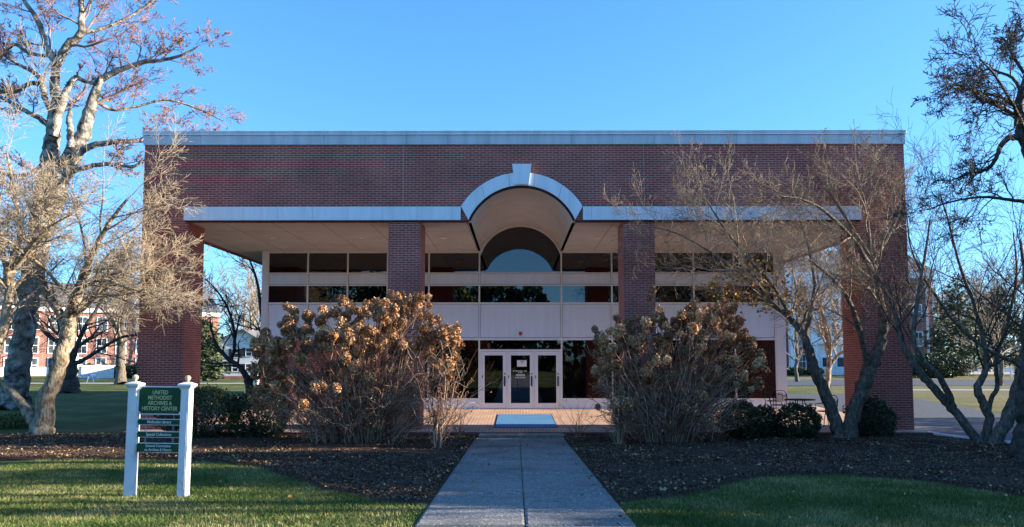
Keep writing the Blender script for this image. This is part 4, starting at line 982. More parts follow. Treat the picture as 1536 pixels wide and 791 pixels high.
g.stem(PP([(1481, 625), (1486, 600), (1496, 580), (1494, 555), (1500, 520), (1515, 470), (1525, 410), (1520, 350)], Y0+0.4), [m_(9), m_(8), m_(8), m_(7), m_(6), m_(5), m_(4), m_(2)], t0=0.4, cnt=11)
g.stem(PP([(1488, 672), (1494, 660), (1512, 625), (1524, 590), (1534, 540), (1545, 490), (1540, 430), (1530, 360)], Y0), [m_(28), m_(22), m_(21), m_(18), m_(15), m_(11), m_(8), m_(4)], t0=0.5, cnt=10)
g.stem(PP([(1536, 552), (1515, 541), (1473, 519), (1432, 483), (1404, 444), (1384, 413), (1366, 370), (1360, 320)], Y0-0.3), [m_(8), m_(6), m_(6), m_(5.5), m_(5), m_(4), m_(3), m_(2)], t0=0.4, cnt=10)
tree_obj('many_stemmed_tree', 'grey-green bare tree with several thin crooked stems from one foot beside the drive', 'tree', base, g, 'bark_mid', 'twig_dark', 0, 0.0038)

# ---- T8: dark rough tree at the right edge
g = Grow(66, [TW(), TW(n=8, ang=(30, 70), lr=0.5, seg=8, wob=0.45, up=0.0, t0=0.2, rr=0.45, lmax=1.7), TW(n=7, ang=(30, 65), lr=0.55, seg=6, wob=0.5, up=0.02, t0=0.15, rr=0.5),
              TW(n=7, ang=(30, 65), lr=0.5, seg=4, wob=0.5, up=0.03, t0=0.15, rr=0.5), TW(n=3, ang=(25, 60), lr=0.5, seg=3, wob=0.4, up=0.03, t0=0.2, rr=0.6)])
Y0 = 14.4
base = P(1541, 695, Y0); base[2] = float(gz(Y0)); m_ = lambda px: px2m(px/2, Y0)
g.stem(PP([(1544, 702), (1543, 680), (1545, 640), (1548, 600), (1552, 540), (1562, 460), (1570, 380), (1566, 300), (1552, 240), (1538, 205), (1531, 182), (1528, 159), (1535, 130), (1548, 90), (1555, 40)], Y0), [m_(54), m_(44), m_(40), m_(38), m_(36), m_(34), m_(32), m_(30), m_(27), m_(24), m_(17), m_(13), m_(10), m_(8), m_(4)], t0=0.65, cnt=7)
g.stem(PP([(1540, 208), (1514, 207), (1499, 224), (1493, 240), (1484, 252), (1470, 258), (1454, 260), (1430, 270)], Y0), [m_(15), m_(9), m_(6.5), m_(6), m_(5), m_(4.5), m_(3.5), m_(2)], t0=0.3, cnt=10)
g.stem(PP([(1528, 160), (1515, 155), (1499, 153), (1485, 152), (1473, 153), (1462, 140), (1454, 134), (1430, 128), (1405, 140)], Y0-0.3), [m_(9), m_(7), m_(6), m_(5), m_(4.5), m_(4), m_(3.5), m_(3), m_(1.5)], t0=0.25, cnt=12)
g.stem(PP([(1532, 140), (1522, 120, .3), (1503, 110, .5), (1480, 105, .7), (1450, 118, .9), (1420, 135, 1)], Y0), [m_(7), m_(5), m_(4), m_(3.5), m_(2.5), m_(1.5)], t0=0.2, cnt=12)
g.stem(PP([(1536, 110), (1520, 85), (1508, 62), (1500, 55)], Y0), [m_(5), m_(4), m_(3), m_(2)], t0=0.2, cnt=8)
g.stem(PP([(1566, 310), (1536, 303), (1500, 298), (1469, 296), (1430, 302), (1390, 315)], Y0), [m_(9), m_(6), m_(5), m_(4), m_(3), m_(1.5)], t0=0.2, cnt=10)
g.stem(PP([(1552, 240), (1535, 190, -.8), (1515, 150, -1.4), (1490, 110, -1.8), (1470, 90, -2)], Y0), [m_(8), m_(6), m_(4), m_(3), m_(1.5)], t0=0.3, cnt=10)
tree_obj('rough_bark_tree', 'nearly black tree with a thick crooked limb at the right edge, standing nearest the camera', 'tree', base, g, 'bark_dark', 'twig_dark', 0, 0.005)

# ---- T9: pale sunlit tree behind the porch, seen through the right gap
g = Grow(71, [TW(), TW(n=8, ang=(25, 60), lr=0.55, seg=7, wob=0.3, up=0.03, t0=0.3, rr=0.5), TW(n=7, ang=(25, 60), lr=0.55, seg=5, wob=0.33, up=0.02, t0=0.2, rr=0.5), TW(n=6, ang=(25, 60), lr=0.5, seg=4, wob=0.36, up=0.02, t0=0.2, rr=0.5)])
Y0 = 36; base = P(1238, 604, Y0); base[2] = 0; m_ = lambda px: px2m(px/2, Y0)
g.stem(PP([(1238, 606), (1240, 580), (1243, 555), (1244, 525), (1238, 490), (1230, 450), (1225, 400)], Y0), [m_(11), m_(8.5), m_(8), m_(7), m_(6), m_(4), m_(2)], t0=0.35, cnt=12)
g.stem(PP([(1243, 552), (1255, 535), (1275, 520), (1295, 490), (1310, 450)], Y0), [m_(6), m_(5), m_(4), m_(3), m_(2)], t0=0.2, cnt=10)
g.stem(PP([(1244, 525), (1255, 508), (1265, 488), (1262, 450), (1270, 400)], Y0), [m_(6), m_(5), m_(4), m_(3), m_(2)], t0=0.2, cnt=10)
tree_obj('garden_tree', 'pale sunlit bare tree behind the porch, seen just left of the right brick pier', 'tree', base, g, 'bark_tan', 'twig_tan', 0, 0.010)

# ------------------------------------------------------------------ evergreen shrubs
def shell(n, rx, ry, rz_, seed, rough=0.12, top_flat=0.0, inner=0.25):
    r = np.random.default_rng(seed)
    d = r.normal(size=(n, 3)); d /= np.linalg.norm(d, axis=1, keepdims=True)
    lump = 1+rough*(vnoise(d[:, 0]*3+9+d[:, 2], d[:, 1]*3+9, 1.3, seed)-0.5)*2+rough*0.6*(vnoise(d[:, 0]*8+30, d[:, 2]*8+30+d[:, 1]*4, 1, seed+1)-0.5)*2
    rad = lump*(1-inner*r.random(n)**1.6)
    p = d*rad[:, None]*np.array((rx, ry, rz_))
    p[:, 2] = np.where(p[:, 2] > 0, np.sign(p[:, 2])*np.abs(p[:, 2]), p[:, 2])
    if top_flat: p[:, 2] = np.minimum(p[:, 2], rz_*top_flat*(1+0.08*r.normal(size=n)))
    return p
def evergreen_shrub(label, c, rx, ry, h, seed, n=9000, leaf=0.06, mat='evergreen', group='clipped evergreen shrubs', flat=0.0, name='evergreen_shrub'):
    t = thing(name, label, 'shrub', c, 0, group)
    p = shell(n, rx, ry, h*0.56, seed, top_flat=flat, rough=0.2); p[:, 2] += h*0.5; p = p[p[:, 2] > 0.02]
    V, q = leaves(p, leaf, seed, 0.55); raw('foliage', V, mat=mat, parent=t, quads=q)
    r = random.Random(seed); br = []
    for k in range(26):
        a = r.uniform(0, 2*PI); e = r.uniform(0.3, 0.85)
        tip = np.array((rx*e*math.cos(a), ry*e*math.sin(a), h*r.uniform(0.5, 0.85)))
        b0 = np.array((rx*0.12*math.cos(a), ry*0.12*math.sin(a), -0.05))
        br.append((np.array([b0, b0*0.4+tip*0.35+np.array((0, 0, 0.05)), tip*0.7+np.array((0, 0, 0.02)), tip]), np.array([0.02, 0.014, 0.01, 0.004]), 0))
    V, q = tubes(br); raw('stems', V, mat='bark_dark', parent=t, quads=q, smooth=True)
    return t
def on(x, y, Y, dz=0.03):
    p = P(x, y, Y); return (float(p[0]), Y, float(gz(Y))+dz)
evergreen_shrub('dark clipped evergreen shrub with a sunlit top, nearest the left brick pier', on(297, 650, 20.0), 1.0, 0.75, 1.32, 1, 14000, flat=0.93)
evergreen_shrub('dark clipped evergreen shrub with a sunlit top, tucked against the large left hydrangea', on(388, 652, 20.1), 0.82, 0.7, 1.28, 2, 12000, flat=0.93)
evergreen_shrub('dark round evergreen shrub nearest the right hydrangea', on(1112, 656, 19.7), 0.56, 0.5, 0.93, 3)
evergreen_shrub('small dark evergreen shrub half hidden behind its rounder neighbour, in front of the patio chairs', on(1144, 652, 20.2), 0.40, 0.36, 0.82, 4, 6000)
evergreen_shrub('dark round evergreen shrub standing in front of the iron patio table', on(1198, 654, 20.0), 0.60, 0.5, 0.88, 5)
evergreen_shrub('dark evergreen shrub at the foot of the right brick pier, behind the twin trunks', on(1306, 660, 20.3), 0.66, 0.5, 0.98, 6)
evergreen_shrub('low green weedy plant with a few pale flowers at the left edge behind the mulch', on(18, 628, 23.5, 0.0), 0.9, 0.4, 0.42, 7, 2500, 0.07, mat='blade', group=None, name='low_plant')
evergreen_shrub('very large dark clipped yew dome on the far right lawn, right of the brick pier', on(1402, 565, 85, 0), 3.5, 3.0, 2.7, 8, 16000, 0.22, group=None, name='yew_dome', flat=0.9)

# ------------------------------------------------------------------ dried hydrangeas
def head_mesh(seed):
    r = np.random.default_rng(seed); n = 210
    i = np.arange(n); ph = np.arccos(1-2*(i+0.5)/n); th = i*2.39996
    d = np.stack([np.sin(ph)*np.cos(th), np.sin(ph)*np.sin(th), np.cos(ph)], 1)+r.normal(size=(n, 3))*0.08
    d /= np.linalg.norm(d, axis=1, keepdims=True)
    lump = 1+0.4*(vnoise(d[:, 0]*2.2+5, d[:, 1]*2.2+5+d[:, 2], 1.4, seed)-0.5)*2
    rad = lump*(0.66+0.42*r.random(n)**0.7)
    pos = d*rad[:, None]*np.array((0.118, 0.118, 0.128))
    # petals lie roughly tangent to the head, tipped and curled
    t1 = np.cross(d, r.normal(size=(n, 3))); t1 /= np.linalg.norm(t1, axis=1, keepdims=True)
    nr = d+r.normal(size=(n, 3))*0.8; nr /= np.linalg.norm(nr, axis=1, keepdims=True)
    t1 -= nr*(t1*nr).sum(1, keepdims=True); t1 /= np.linalg.norm(t1, axis=1, keepdims=True); t2 = np.cross(nr, t1)
    s_ = r.uniform(0.018, 0.034, (n, 1))
    V = np.stack([pos-t1*s_, pos+t2*s_+nr*s_*0.4, pos+t1*s_, pos-t2*s_+nr*s_*0.4], 1).reshape(-1, 3)
    return V, np.arange(n*4).reshape(-1, 4)
HEADS = [head_mesh(s_) for s_ in range(5)]
HME = []
for k, (V, q) in enumerate(HEADS):
    o = raw('flower_head', V, mat='bloom', quads=q); HME.append(o.data); bpy.data.objects.remove(o)
def hydrangea(label, Yc, bases, tips, nst, seed, loc_px, group='dried hydrangea bushes', head_frac=1.0, twigs=4, thick=0.011, extra_heads=(), under=0):
    """bases: (x0,x1) picture span of the foot; tips: function(rng)->(px,py,dY) of a head"""
    r = np.random.default_rng(seed); rr = random.Random(seed)
    base = np.array(on(loc_px[0], loc_px[1], Yc, 0.0)); t = thing('hydrangea', label, 'shrub', tuple(base), 0, group)
    br = []; hp = []
    for k in range(nst+len(extra_heads)+under):
        hd_ = True
        if k < nst: px_, py_, dy = tips(r)
        elif k < nst+len(extra_heads): px_, py_, dy = extra_heads[k-nst]
        else:
            px_, py_, dy = tips(r); py_ = py_+(648-py_)*r.uniform(0.15, 0.85); dy *= 1.3; hd_ = False
        tip = P(px_, py_, Yc+dy)
        frac = (px_-loc_px[0])/220.0
        bx = loc_px[0]+frac*(bases[1]-bases[0])*0.5+r.normal()*(bases[1]-bases[0])*0.13
        b0 = P(bx, loc_px[1], Yc+dy*0.35+r.normal()*0.12); b0[2] = float(gz(b0[1]))-0.02
        dv = tip-b0; n = 7; pts = []
        sag = r.uniform(0.1, 0.28)
        for i in range(n+1):
            u = i/n
            q_ = b0+dv*np.array((u**1.35, u**1.35, u**(0.85)))
            q_ = q_+r.normal(size=3)*0.055*np.sin(u*PI)
            pts.append(q_)
        pts = np.array(pts); rad = np.linspace(thick*rr.uniform(0.55, 1.35)*(1 if hd_ else 0.6), 0.0035, n+1)
        br.append((pts, rad, 0))
        if hd_ and rr.random() < head_frac: hp.append(pts[-1])
        for j in range(twigs if hd_ else twigs+6):
            u = rr.uniform(0.25, 0.95)*n; i = min(int(u), n-1); p0 = pts[i]+(pts[i+1]-pts[i])*(u-i); d0 = unit(pts[i+1]-pts[i])
            d = unit(d0*0.8+r.normal(size=3)*0.55); L = rr.uniform(0.15, 0.55)
            m = [p0]
            for _ in range(3): d = unit(d+r.normal(size=3)*0.42+np.array((0, 0, 0.08))); m.append(m[-1]+d*L/3)
            br.append((np.array(m), np.linspace(0.0055, 0.0025, 4), 1))
    V, q = tubes(br, 0.003, sides=4); raw('stems', V-base, mat='stem', parent=t, quads=q, smooth=True)
    mids = np.array([b[0][-1] for b in br if b[2] == 1]); k = r.integers(0, len(mids), int(len(mids)*0.55))
    V, q = leaves(mids[k]+r.normal(size=(len(k), 3))*0.03-base, 0.05, seed, 0.45); raw('withered_leaves', V, mat='leaf_dry', parent=t, quads=q)
    hp = sorted(hp, key=lambda p: p[1]); rest = []
    for i, p in enumerate(hp):
        e = (r.normal()*0.5, r.normal()*0.5, r.uniform(0, 6.28)); sc_ = r.uniform(0.55, 1.1)
        pos = p-base+np.array((0, 0, 0.05))
        if i < 100:
            o = bpy.data.objects.new('flower_head', HME[i % 5]); C.objects.link(o); o.parent = t
            o.location = pos; o.rotation_euler = e; o.scale = (sc_, sc_, sc_*r.uniform(0.85, 1.3))
        else: rest.append((HEADS[i % 5][0]*sc_+pos, HEADS[i % 5][1]))
    if rest:
        VV = np.concatenate([a for a, b in rest]); QQ = np.concatenate([b+j*len(HEADS[0][0]) for j, (a, b) in enumerate(rest)])
        o = raw('flower_heads', VV, mat='bloom', parent=t, quads=QQ); o['kind'] = 'stuff'
    return t
def tips_left(r):
    while True:
        x = r.uniform(378, 690); u = (x-378)/312
        top = 500-62*math.sin(min(1, u*1.15)*PI*0.5)-6*math.sin(u*9) if u < 0.85 else 455+(u-0.85)*300
        y = top+abs(r.normal())*58+r.uniform(0, 26)
        if y < 625 and not (x > 640 and y > 560): return x, y, r.normal()*0.65
hydrangea('very large dried hydrangea bush with brown flower heads left of the walk', 18.4, (470, 600), tips_left, 330, 5, (540, 665), under=230,
          extra_heads=[(430, 463, .2), (440, 470, 0), (461, 476, -.2), (481, 468, .2), (490, 474, 0), (514, 455, 0), (526, 469, 0), (505, 472, .1), (596, 450, .1), (602, 462, 0), (633, 447, -.1), (567, 464, 0), (686, 494, .2), (612, 470, .1)])
def tips_small(r):
    x = r.normal(666, 30); return x, r.uniform(505, 625), r.normal()*0.3
hydrangea('narrow vase of bare grey stems with few flower heads beside the walk', 17.0, (645, 672), tips_small, 34, 6, (657, 678), head_frac=0.12, twigs=8, thick=0.013)
def tips_right(r):
    while True:
        x = r.uniform(893, 1140); u = (x-893)/247
        top = 500-50*math.sin(min(1, u*1.5)*PI*0.5) if u < 0.85 else 450+(u-0.85)*560
        y = top+abs(r.normal())*56+r.uniform(0, 26)
        if y < 622 and not (x > 1075 and y > 588): return x, y, r.normal()*0.6
hydrangea('large dried hydrangea bush with brown flower heads right of the walk', 18.6, (960, 1060), tips_right, 260, 7, (1003, 664), under=240,
          extra_heads=[(892, 497, 0), (979, 437, .1), (975, 450, 0), (925, 480, 0), (1080, 442, 0), (1085, 455, 0), (1140, 538, 0), (1115, 555, 0), (1128, 568, .1), (1148, 560, 0), (1117, 573, -.1), (1130, 545, .2), (1095, 570, 0)])
def tips_small2(r):
    x = r.normal(925, 28); return x, r.uniform(510, 630), r.normal()*0.3
hydrangea('sparse vase of bare grey stems at the right edge of the walk', 18.0, (915, 938), tips_small2, 32, 8, (930, 668), head_frac=0.1, twigs=8, thick=0.013)
def dead_plant(label, x, y, Y, hh, ww, seed, n=16):
    r = np.random.default_rng(seed); base = np.array((P(x, y, Y)[0], Y, float(gz(Y)))) if Y < 20.7 else np.array((P(x, y, Y)[0], Y, pz(Y)))
    br = []
    for k in range(n):
        d = unit(np.array((r.normal()*0.6*ww, r.normal()*0.4*ww, 1.0))); p = [base-base]; L = hh*r.uniform(0.5, 1.1)
        for _ in range(5): d = unit(d+r.normal(size=3)*0.22); p.append(p[-1]+d*L/5)
        br.append((np.array(p), np.linspace(0.006, 0.002, 6), 0))
        for j in range(4):
            i = r.integers(1, 5); dd = unit(d+r.normal(size=3)*0.7); br.append((np.array([p[i], p[i]+dd*0.08, p[i]+dd*0.16+np.array((0, 0, 0.02))]), np.array([0.003, 0.0025, 0.002]), 1))
    V, q = tubes(br, 0.002, sides=4); o = raw('dead_plant', V, mat='stem', quads=q); o.location = base
    tag(o, label, 'plant', 'withered plants at the patio edge')
dead_plant('thin withered plant at the left front edge of the brick patio', 690, 650, 20.5, 0.9, 0.6, 1)
dead_plant('thin withered twiggy plant right of the blue mat at the patio edge', 868, 650, 20.5, 1.3, 0.6, 2)
dead_plant('bare twiggy plant between the right hydrangea and the round evergreen shrub', 1070, 668, 18.8, 1.3, 0.7, 3, 22)

# ------------------------------------------------------------------ conifers and other evergreens
def conifer_mesh(H, Rb, seed, whorls=22, bare_=0.08, tuft=0.34, per=13, asp=0.32):
    r = np.random.default_rng(seed); br = [(np.array([(0, 0, z) for z in np.linspace(-0.2, H, 8)], float)+r.normal(size=(8, 3))*0.03, np.linspace(H*0.018+0.05, 0.02, 8), 0)]
    pos = []
    for w_ in range(whorls):
        u = bare_+(1-bare_)*(w_+r.random()*0.6)/whorls; z = H*u
        L0 = Rb*(1-u)**0.75*(1-0.35*math.exp(-u*9))+0.12
        for k in range(5+int(3*(1-u))):
            a = r.uniform(0, 2*PI); L = L0*r.uniform(0.55, 1.15); p = np.array((0, 0, z)); d = np.array((math.cos(a), math.sin(a), r.uniform(-0.15, 0.35))); pl = [p]
            for _ in range(4): d = unit(d+r.normal(size=3)*0.12+np.array((0, 0, -0.03))); pl.append(pl[-1]+d*L/4)
            pl = np.array(pl); br.append((pl, np.linspace(0.03+0.008*L, 0.008, 5), 1))
            n = max(3, int(per*L/ (Rb*0.5)))
            tt = 0.25+0.75*r.random(n)**0.7
            q_ = np.stack([np.interp(tt*4, np.arange(5), pl[:, c]) for c in range(3)], 1)+r.normal(size=(n, 3))*np.array((0.16, 0.16, 0.09))*tuft/0.34*1.3
            pos.append(q_)
    pos = np.concatenate(pos); V, q = leaves(pos, tuft, seed, asp, flatz=0.5)
    V2, q2 = leaves(pos+r.normal(size=pos.shape)*tuft*0.4, tuft*0.8, seed+1, asp, flatz=0.5)
    return tubes(br), (np.concatenate([V, V2]), np.concatenate([q, q2+len(V)]))
def conifer(label, loc, H, Rb, seed, group=None, name='pine_tree', cat='tree', mat='needles', **kw):
    (tv, tq), (nv, nq) = conifer_mesh(H, Rb, seed, **kw); t = thing(name, label, cat, loc, 0, group)
    raw('trunk', tv, mat='bark_dark', parent=t, quads=tq, smooth=True); raw('foliage', nv, mat=mat, parent=t, quads=nq)
    return t
def gp(X, Y): return (X, Y, float(gz(Y)))
def at_far(x, Y): p = P(x, 560, Y); return (float(p[0]), Y, 0.0)
conifer('tall loose dark pine behind the yew dome, left one of the two pines', at_far(1442, 92), 12.5, 5.5, 3, 'pines beyond the right lawn', whorls=17, bare_=0.12, tuft=0.75, per=16)
conifer('broad dark pine right of its twin beyond the yew dome', at_far(1500, 98), 11.5, 6.5, 4, 'pines beyond the right lawn', whorls=15, bare_=0.12, tuft=0.8, per=16)
conifer('dense dark evergreen just right of the brick pier beyond the lawn', at_far(1388, 115), 9.0, 4.0, 5, 'pines beyond the right lawn', whorls=18, tuft=0.8, per=14)
conifer('dark bushy evergreen far behind the left porch gap beside the white house', at_far(308, 72), 6.0, 1.9, 6, None, whorls=18, tuft=0.6, per=14, name='evergreen_tree')
# unseen evergreens added outside the frame on the right to shade the walk
k = 0
for X, Y, H, Rb in ((21, 10.9, 6.6, 1.9), (22.5, 13.2, 8.6, 2.3), (20.5, 15.4, 7.9, 2.1), (23, 17.4, 7.3, 2.1), (26, 19.9, 7.4, 1.9), (25, 8.6, 6.9, 1.8), (27, 6.3, 6.2, 1.8), (30, 12.2, 8.9, 2.7), (30.5, 16.0, 9.0, 2.7), (30, 19.2, 8.8, 2.1), (22, 20.9, 7.6, 1.35), (24.5, 11.4, 7.4, 1.9), (28.5, 14.1, 8.9, 2.2)):
    conifer('dense upright evergreen added out of view to shade the walk', gp(X, Y), H, Rb, 20+k, 'unseen evergreens added for shade', whorls=24, bare_=0.03, tuft=0.42, per=18, name='evergreen_tree', asp=0.5); k += 1
# hollies added out of view at the right to shade walk and lawn
for k, (X, Y, H, ry) in enumerate(((19.5, 12.4, 8.0, 1.5), (19.8, 14.6, 7.0, 1.2), (18.0, 9.9, 5.4, 0.8), (20, 17.0, 6.3, 1.2), (19.5, 19.0, 5.6, 1.0))):
    t = thing('added_shade_holly', 'broad leafy holly added out of view at the right for its shade', 'tree', gp(X, Y), 0, 'unseen hollies added for shade')
    p = shell(6500, 1.5, ry, H*0.5, 500+k, rough=0.25, inner=0.5); p[:, 2] += H*0.5; p = p[p[:, 2] > 0.1]
    V, q = leaves(p, 0.26, k, 0.6); raw('foliage', V, mat='evergreen', parent=t, quads=q)
    V, q = tubes([(np.array([(0, 0, -0.2), (0, 0, H*0.4), (0.1, 0, H*0.85)]), np.array([0.2, 0.14, 0.04]), 0)]); raw('trunk', V, mat='bark_dark', parent=t, quads=q, smooth=True)
bare('added_shade_tree', 'bare spreading tree added out of view for dappled shade on the lawn, nearer one', gp(17.5, 9.6), 10.5, 611, 'bark_mid', 'twig_mid', r0=0.2, nl=9, t0=0.2, rmin=0.012, levels=3, spread=(35, 70), up=0.03, group='unseen bare trees added for dappled shade')  # unseen bare trees, added so their twigs dapple the left lawn
bare('added_shade_tree', 'bare spreading tree added out of view for dappled shade on the lawn, farther one', gp(20.5, 11.6), 9.5, 612, 'bark_mid', 'twig_mid', r0=0.22, nl=9, t0=0.2, rmin=0.012, levels=3, spread=(35, 70), up=0.03, group='unseen bare trees added for dappled shade')
for k, Y in enumerate((21.2, 23.0, 24.8, 26.6)):  # low hedge added out of view so its shadow covers the drive
    evergreen_shrub('tall dark hedge shrub added out of view to shade the asphalt drive', gp(22.0, Y), 0.9, 1.1, 2.5, 520+k, 5000, 0.12, group='unseen hedge added to shade the drive')
r = np.random.default_rng(77)
for k, X in enumerate((-46, -40.5, -35, -30, -25, -20.5, -16, -11.5, -7, -2.5, 1.8, 11.5, 16, 20.5, 25, 30, 35, 41)):  # trees across the street behind the camera, seen mirrored in the glass
    H = (11.6, 12.4, 11.2, 12.0)[k % 4]+(0.8 if X < -20 else 0)-(1.4 if abs(X) < 10 else 0)
    t = thing('evergreen_tree', 'tall bushy evergreen across the street behind the viewpoint', 'tree', (X, -32+(k % 3)*1.5, 0.5), 0, 'evergreens across the street')
    p = shell(5200, 3.4, 2.6, H*0.52, 300+k, rough=0.16, inner=0.2); p[:, 2] += H*0.5; p = p[p[:, 2] > 0.1]
    V, q = leaves(p, 0.55, k, 0.6); raw('foliage', V, mat='needles', parent=t, quads=q)
    V, q = tubes([(np.array([(0, 0, -0.2), (0, 0, H*0.4), (0.1, 0, H*0.85)]), np.array([0.3, 0.2, 0.05]), 0)]); raw('trunk', V, mat='bark_dark', parent=t, quads=q, smooth=True)

# ------------------------------------------------------------------ far buildings
def gable(m, x0, x1, y0, y1, z0, zr, axis='X', ov=0.3):
    """gabled roof; ridge along axis"""
    if axis == 'X': vs = [(x0-ov, y0-ov, z0), (x1+ov, y0-ov, z0), (x1+ov, y1+ov, z0), (x0-ov, y1+ov, z0), (x0-ov, (y0+y1)/2, zr), (x1+ov, (y0+y1)/2, zr)]; fs = [(0, 1, 5, 4), (2, 3, 4, 5), (0, 4, 3), (1, 2, 5), (3, 2, 1, 0)]
    else: vs = [(x0-ov, y0-ov, z0), (x1+ov, y0-ov, z0), (x1+ov, y1+ov, z0), (x0-ov, y1+ov, z0), ((x0+x1)/2, y0-ov, zr), ((x0+x1)/2, y1+ov, zr)]; fs = [(1, 2, 5, 4), (3, 0, 4, 5), (0, 1, 4), (2, 3, 5), (3, 2, 1, 0)]
    m.add(vs, fs); return m
def far_window(par, x, z, Y, w_, h_, shut=False, fm='white', glass='far_glass', bars=True):
    f = MB(); e = 0.12
    f.box(x-w_/2-e, x-w_/2, Y-0.10, Y-0.02, z-e, z+h_+e); f.box(x+w_/2, x+w_/2+e, Y-0.10, Y-0.02, z-e, z+h_+e)
    f.box(x-w_/2, x+w_/2, Y-0.10, Y-0.02, z+h_, z+h_+e); f.box(x-w_/2, x+w_/2, Y-0.12, Y-0.02, z-e, z)
    if bars: f.box(x-w_/2, x+w_/2, Y-0.09, Y-0.061, z+h_/2-0.04, z+h_/2+0.04); f.box(x-0.025, x+0.025, Y-0.088, Y-0.0611, z, z+h_/2-0.041); f.box(x-0.025, x+0.025, Y-0.088, Y-0.0611, z+h_/2+0.041, z+h_)
    wn = f.build('window', fm, par)
    MB().box(x-w_/2, x+w_/2, Y-0.06, Y-0.03, z, z+h_).build('pane', glass, wn)
    if shut:
        for s_ in (-1, 1): MB().box(x+s_*(w_/2+e+0.26)-0.24, x+s_*(w_/2+e+0.26)+0.24, Y-0.07, Y-0.01, z-0.05, z+h_+0.05).build('shutter', 'shutter', wn)
    return wn
# left brick hall
Yb = 98.0; fx = lambda x, Y: float(P(x, 545, Y)[0]); fz = lambda y, Y: float(P(700, y, Y)[2])
B1 = thing('brick_hall', 'long red brick hall with white framed windows far behind the left trees', 'building', (0, 0, 0))
x0, x1 = fx(-40, Yb), fx(320, Yb)
MB().box(x0, x1, Yb, Yb+14, 1.1, fz(470, Yb)).build('wall', 'brick_far', B1)
MB().box(x0-0.05, x1+0.05, Yb-0.08, Yb+14.1, -0.2, 1.1).build('base', 'white', B1)
MB().box(x0-0.2, x1+0.2, Yb-0.25, Yb+14.3, fz(470, Yb)+0.005, fz(470, Yb)+0.6).build('cornice', 'white', B1)
gable(MB(), x0, x1, Yb, Yb+14, fz(470, Yb)+0.61, fz(470, Yb)+4.4).build('roof', 'roofing', B1)
for xp in (-20, 10, 38, 64, 90, 125, 151, 177, 205, 232, 260, 290):
    X = fx(xp, Yb)
    far_window(B1, X, fz(530, Yb), Yb, 1.1, 1.9); far_window(B1, X, fz(496, Yb), Yb, 1.1, 1.7); far_window(B1, X, fz(564, Yb)+0.6, Yb, 1.1, 1.7)
MB().box(fx(98, Yb), fx(120, Yb), Yb-1.2, Yb-0.081, 0, fz(532, Yb)).build('entrance_bay', 'white', B1)
dr = MB().box(fx(106, Yb), fx(113, Yb), Yb-1.26, Yb-1.201, 0, 2.2).build('door', 'far_glass', B1)
o = thing('utility_shed', 'small white flat roofed box structure on the lawn before the brick hall', 'shed', (fx(145, 80), 80, 0), R(38))
MB().box(-1.4, 1.7, 0, 2, 0, 1.35, bev=0.02).build('wall', 'clap', o); MB().box(-1.8, 1.8, -0.1, 2.1, 1.352, 1.45).build('roof', 'white', o)
for k, (xp, rx_) in enumerate(((163, 1.4), (186, 1.7), (206, 1.2), (132, 0.9))):
    evergreen_shrub(['round dark foundation shrub right beside the white utility box', 'wide dark foundation shrub before the brick hall, right of the narrow one', 'dark foundation shrub before the brick hall, nearest the left pier', 'small dark foundation shrub left of the white utility box'][k], (fx(xp, 84), 84, 0), rx_, 1.1, 1.5, 50+k, 1800, 0.22, group='foundation shrubs at the brick hall')
def turn(o, px_, py_, a):
    c, s_ = math.cos(a), math.sin(a); o.rotation_euler = (0, 0, a); o.location = (px_-(c*px_-s_*py_), py_-(s_*px_+c*py_), 0)
turn(B1, fx(150, 98), 98, R(38))
# white clapboard house
Yb = 78.0
B2 = thing('clapboard_house', 'white clapboard house with black shutters seen between left pier and window wall', 'house', (0, 0, 0))
x0, x1 = fx(299, Yb), fx(401, Yb); xa_, za_ = fx(362, Yb), fz(496, Yb); zl_ = fz(524, Yb)
MB().prism([(x0, 0.35), (x1, 0.35), (x1, zl_+0.25), (xa_, za_), (x0, zl_)], Yb, Yb+11).build('wall', 'clap', B2)
MB().box(x0-0.03, x1+0.03, Yb-0.04, Yb+11.05, -0.2, 0.348).build('foundation', 'brick_far', B2)
rf = MB(); t_ = 0.16
for (xe_, ze_) in ((x0-0.45, zl_-0.22), (x1+0.45, zl_+0.05)):
    rf.add([(xe_, Yb-0.3, ze_), (xa_, Yb-0.3, za_+0.02), (xa_, Yb+11.3, za_+0.02), (xe_, Yb+11.3, ze_), (xe_, Yb-0.3, ze_+t_), (xa_, Yb-0.3, za_+0.02+t_), (xa_, Yb+11.3, za_+0.02+t_), (xe_, Yb+11.3, ze_+t_)],
           [(0, 1, 2, 3), (7, 6, 5, 4), (4, 5, 1, 0), (3, 2, 6, 7), (0, 3, 7, 4), (1, 5, 6, 2)])
rf.build('roof', 'roofing', B2)
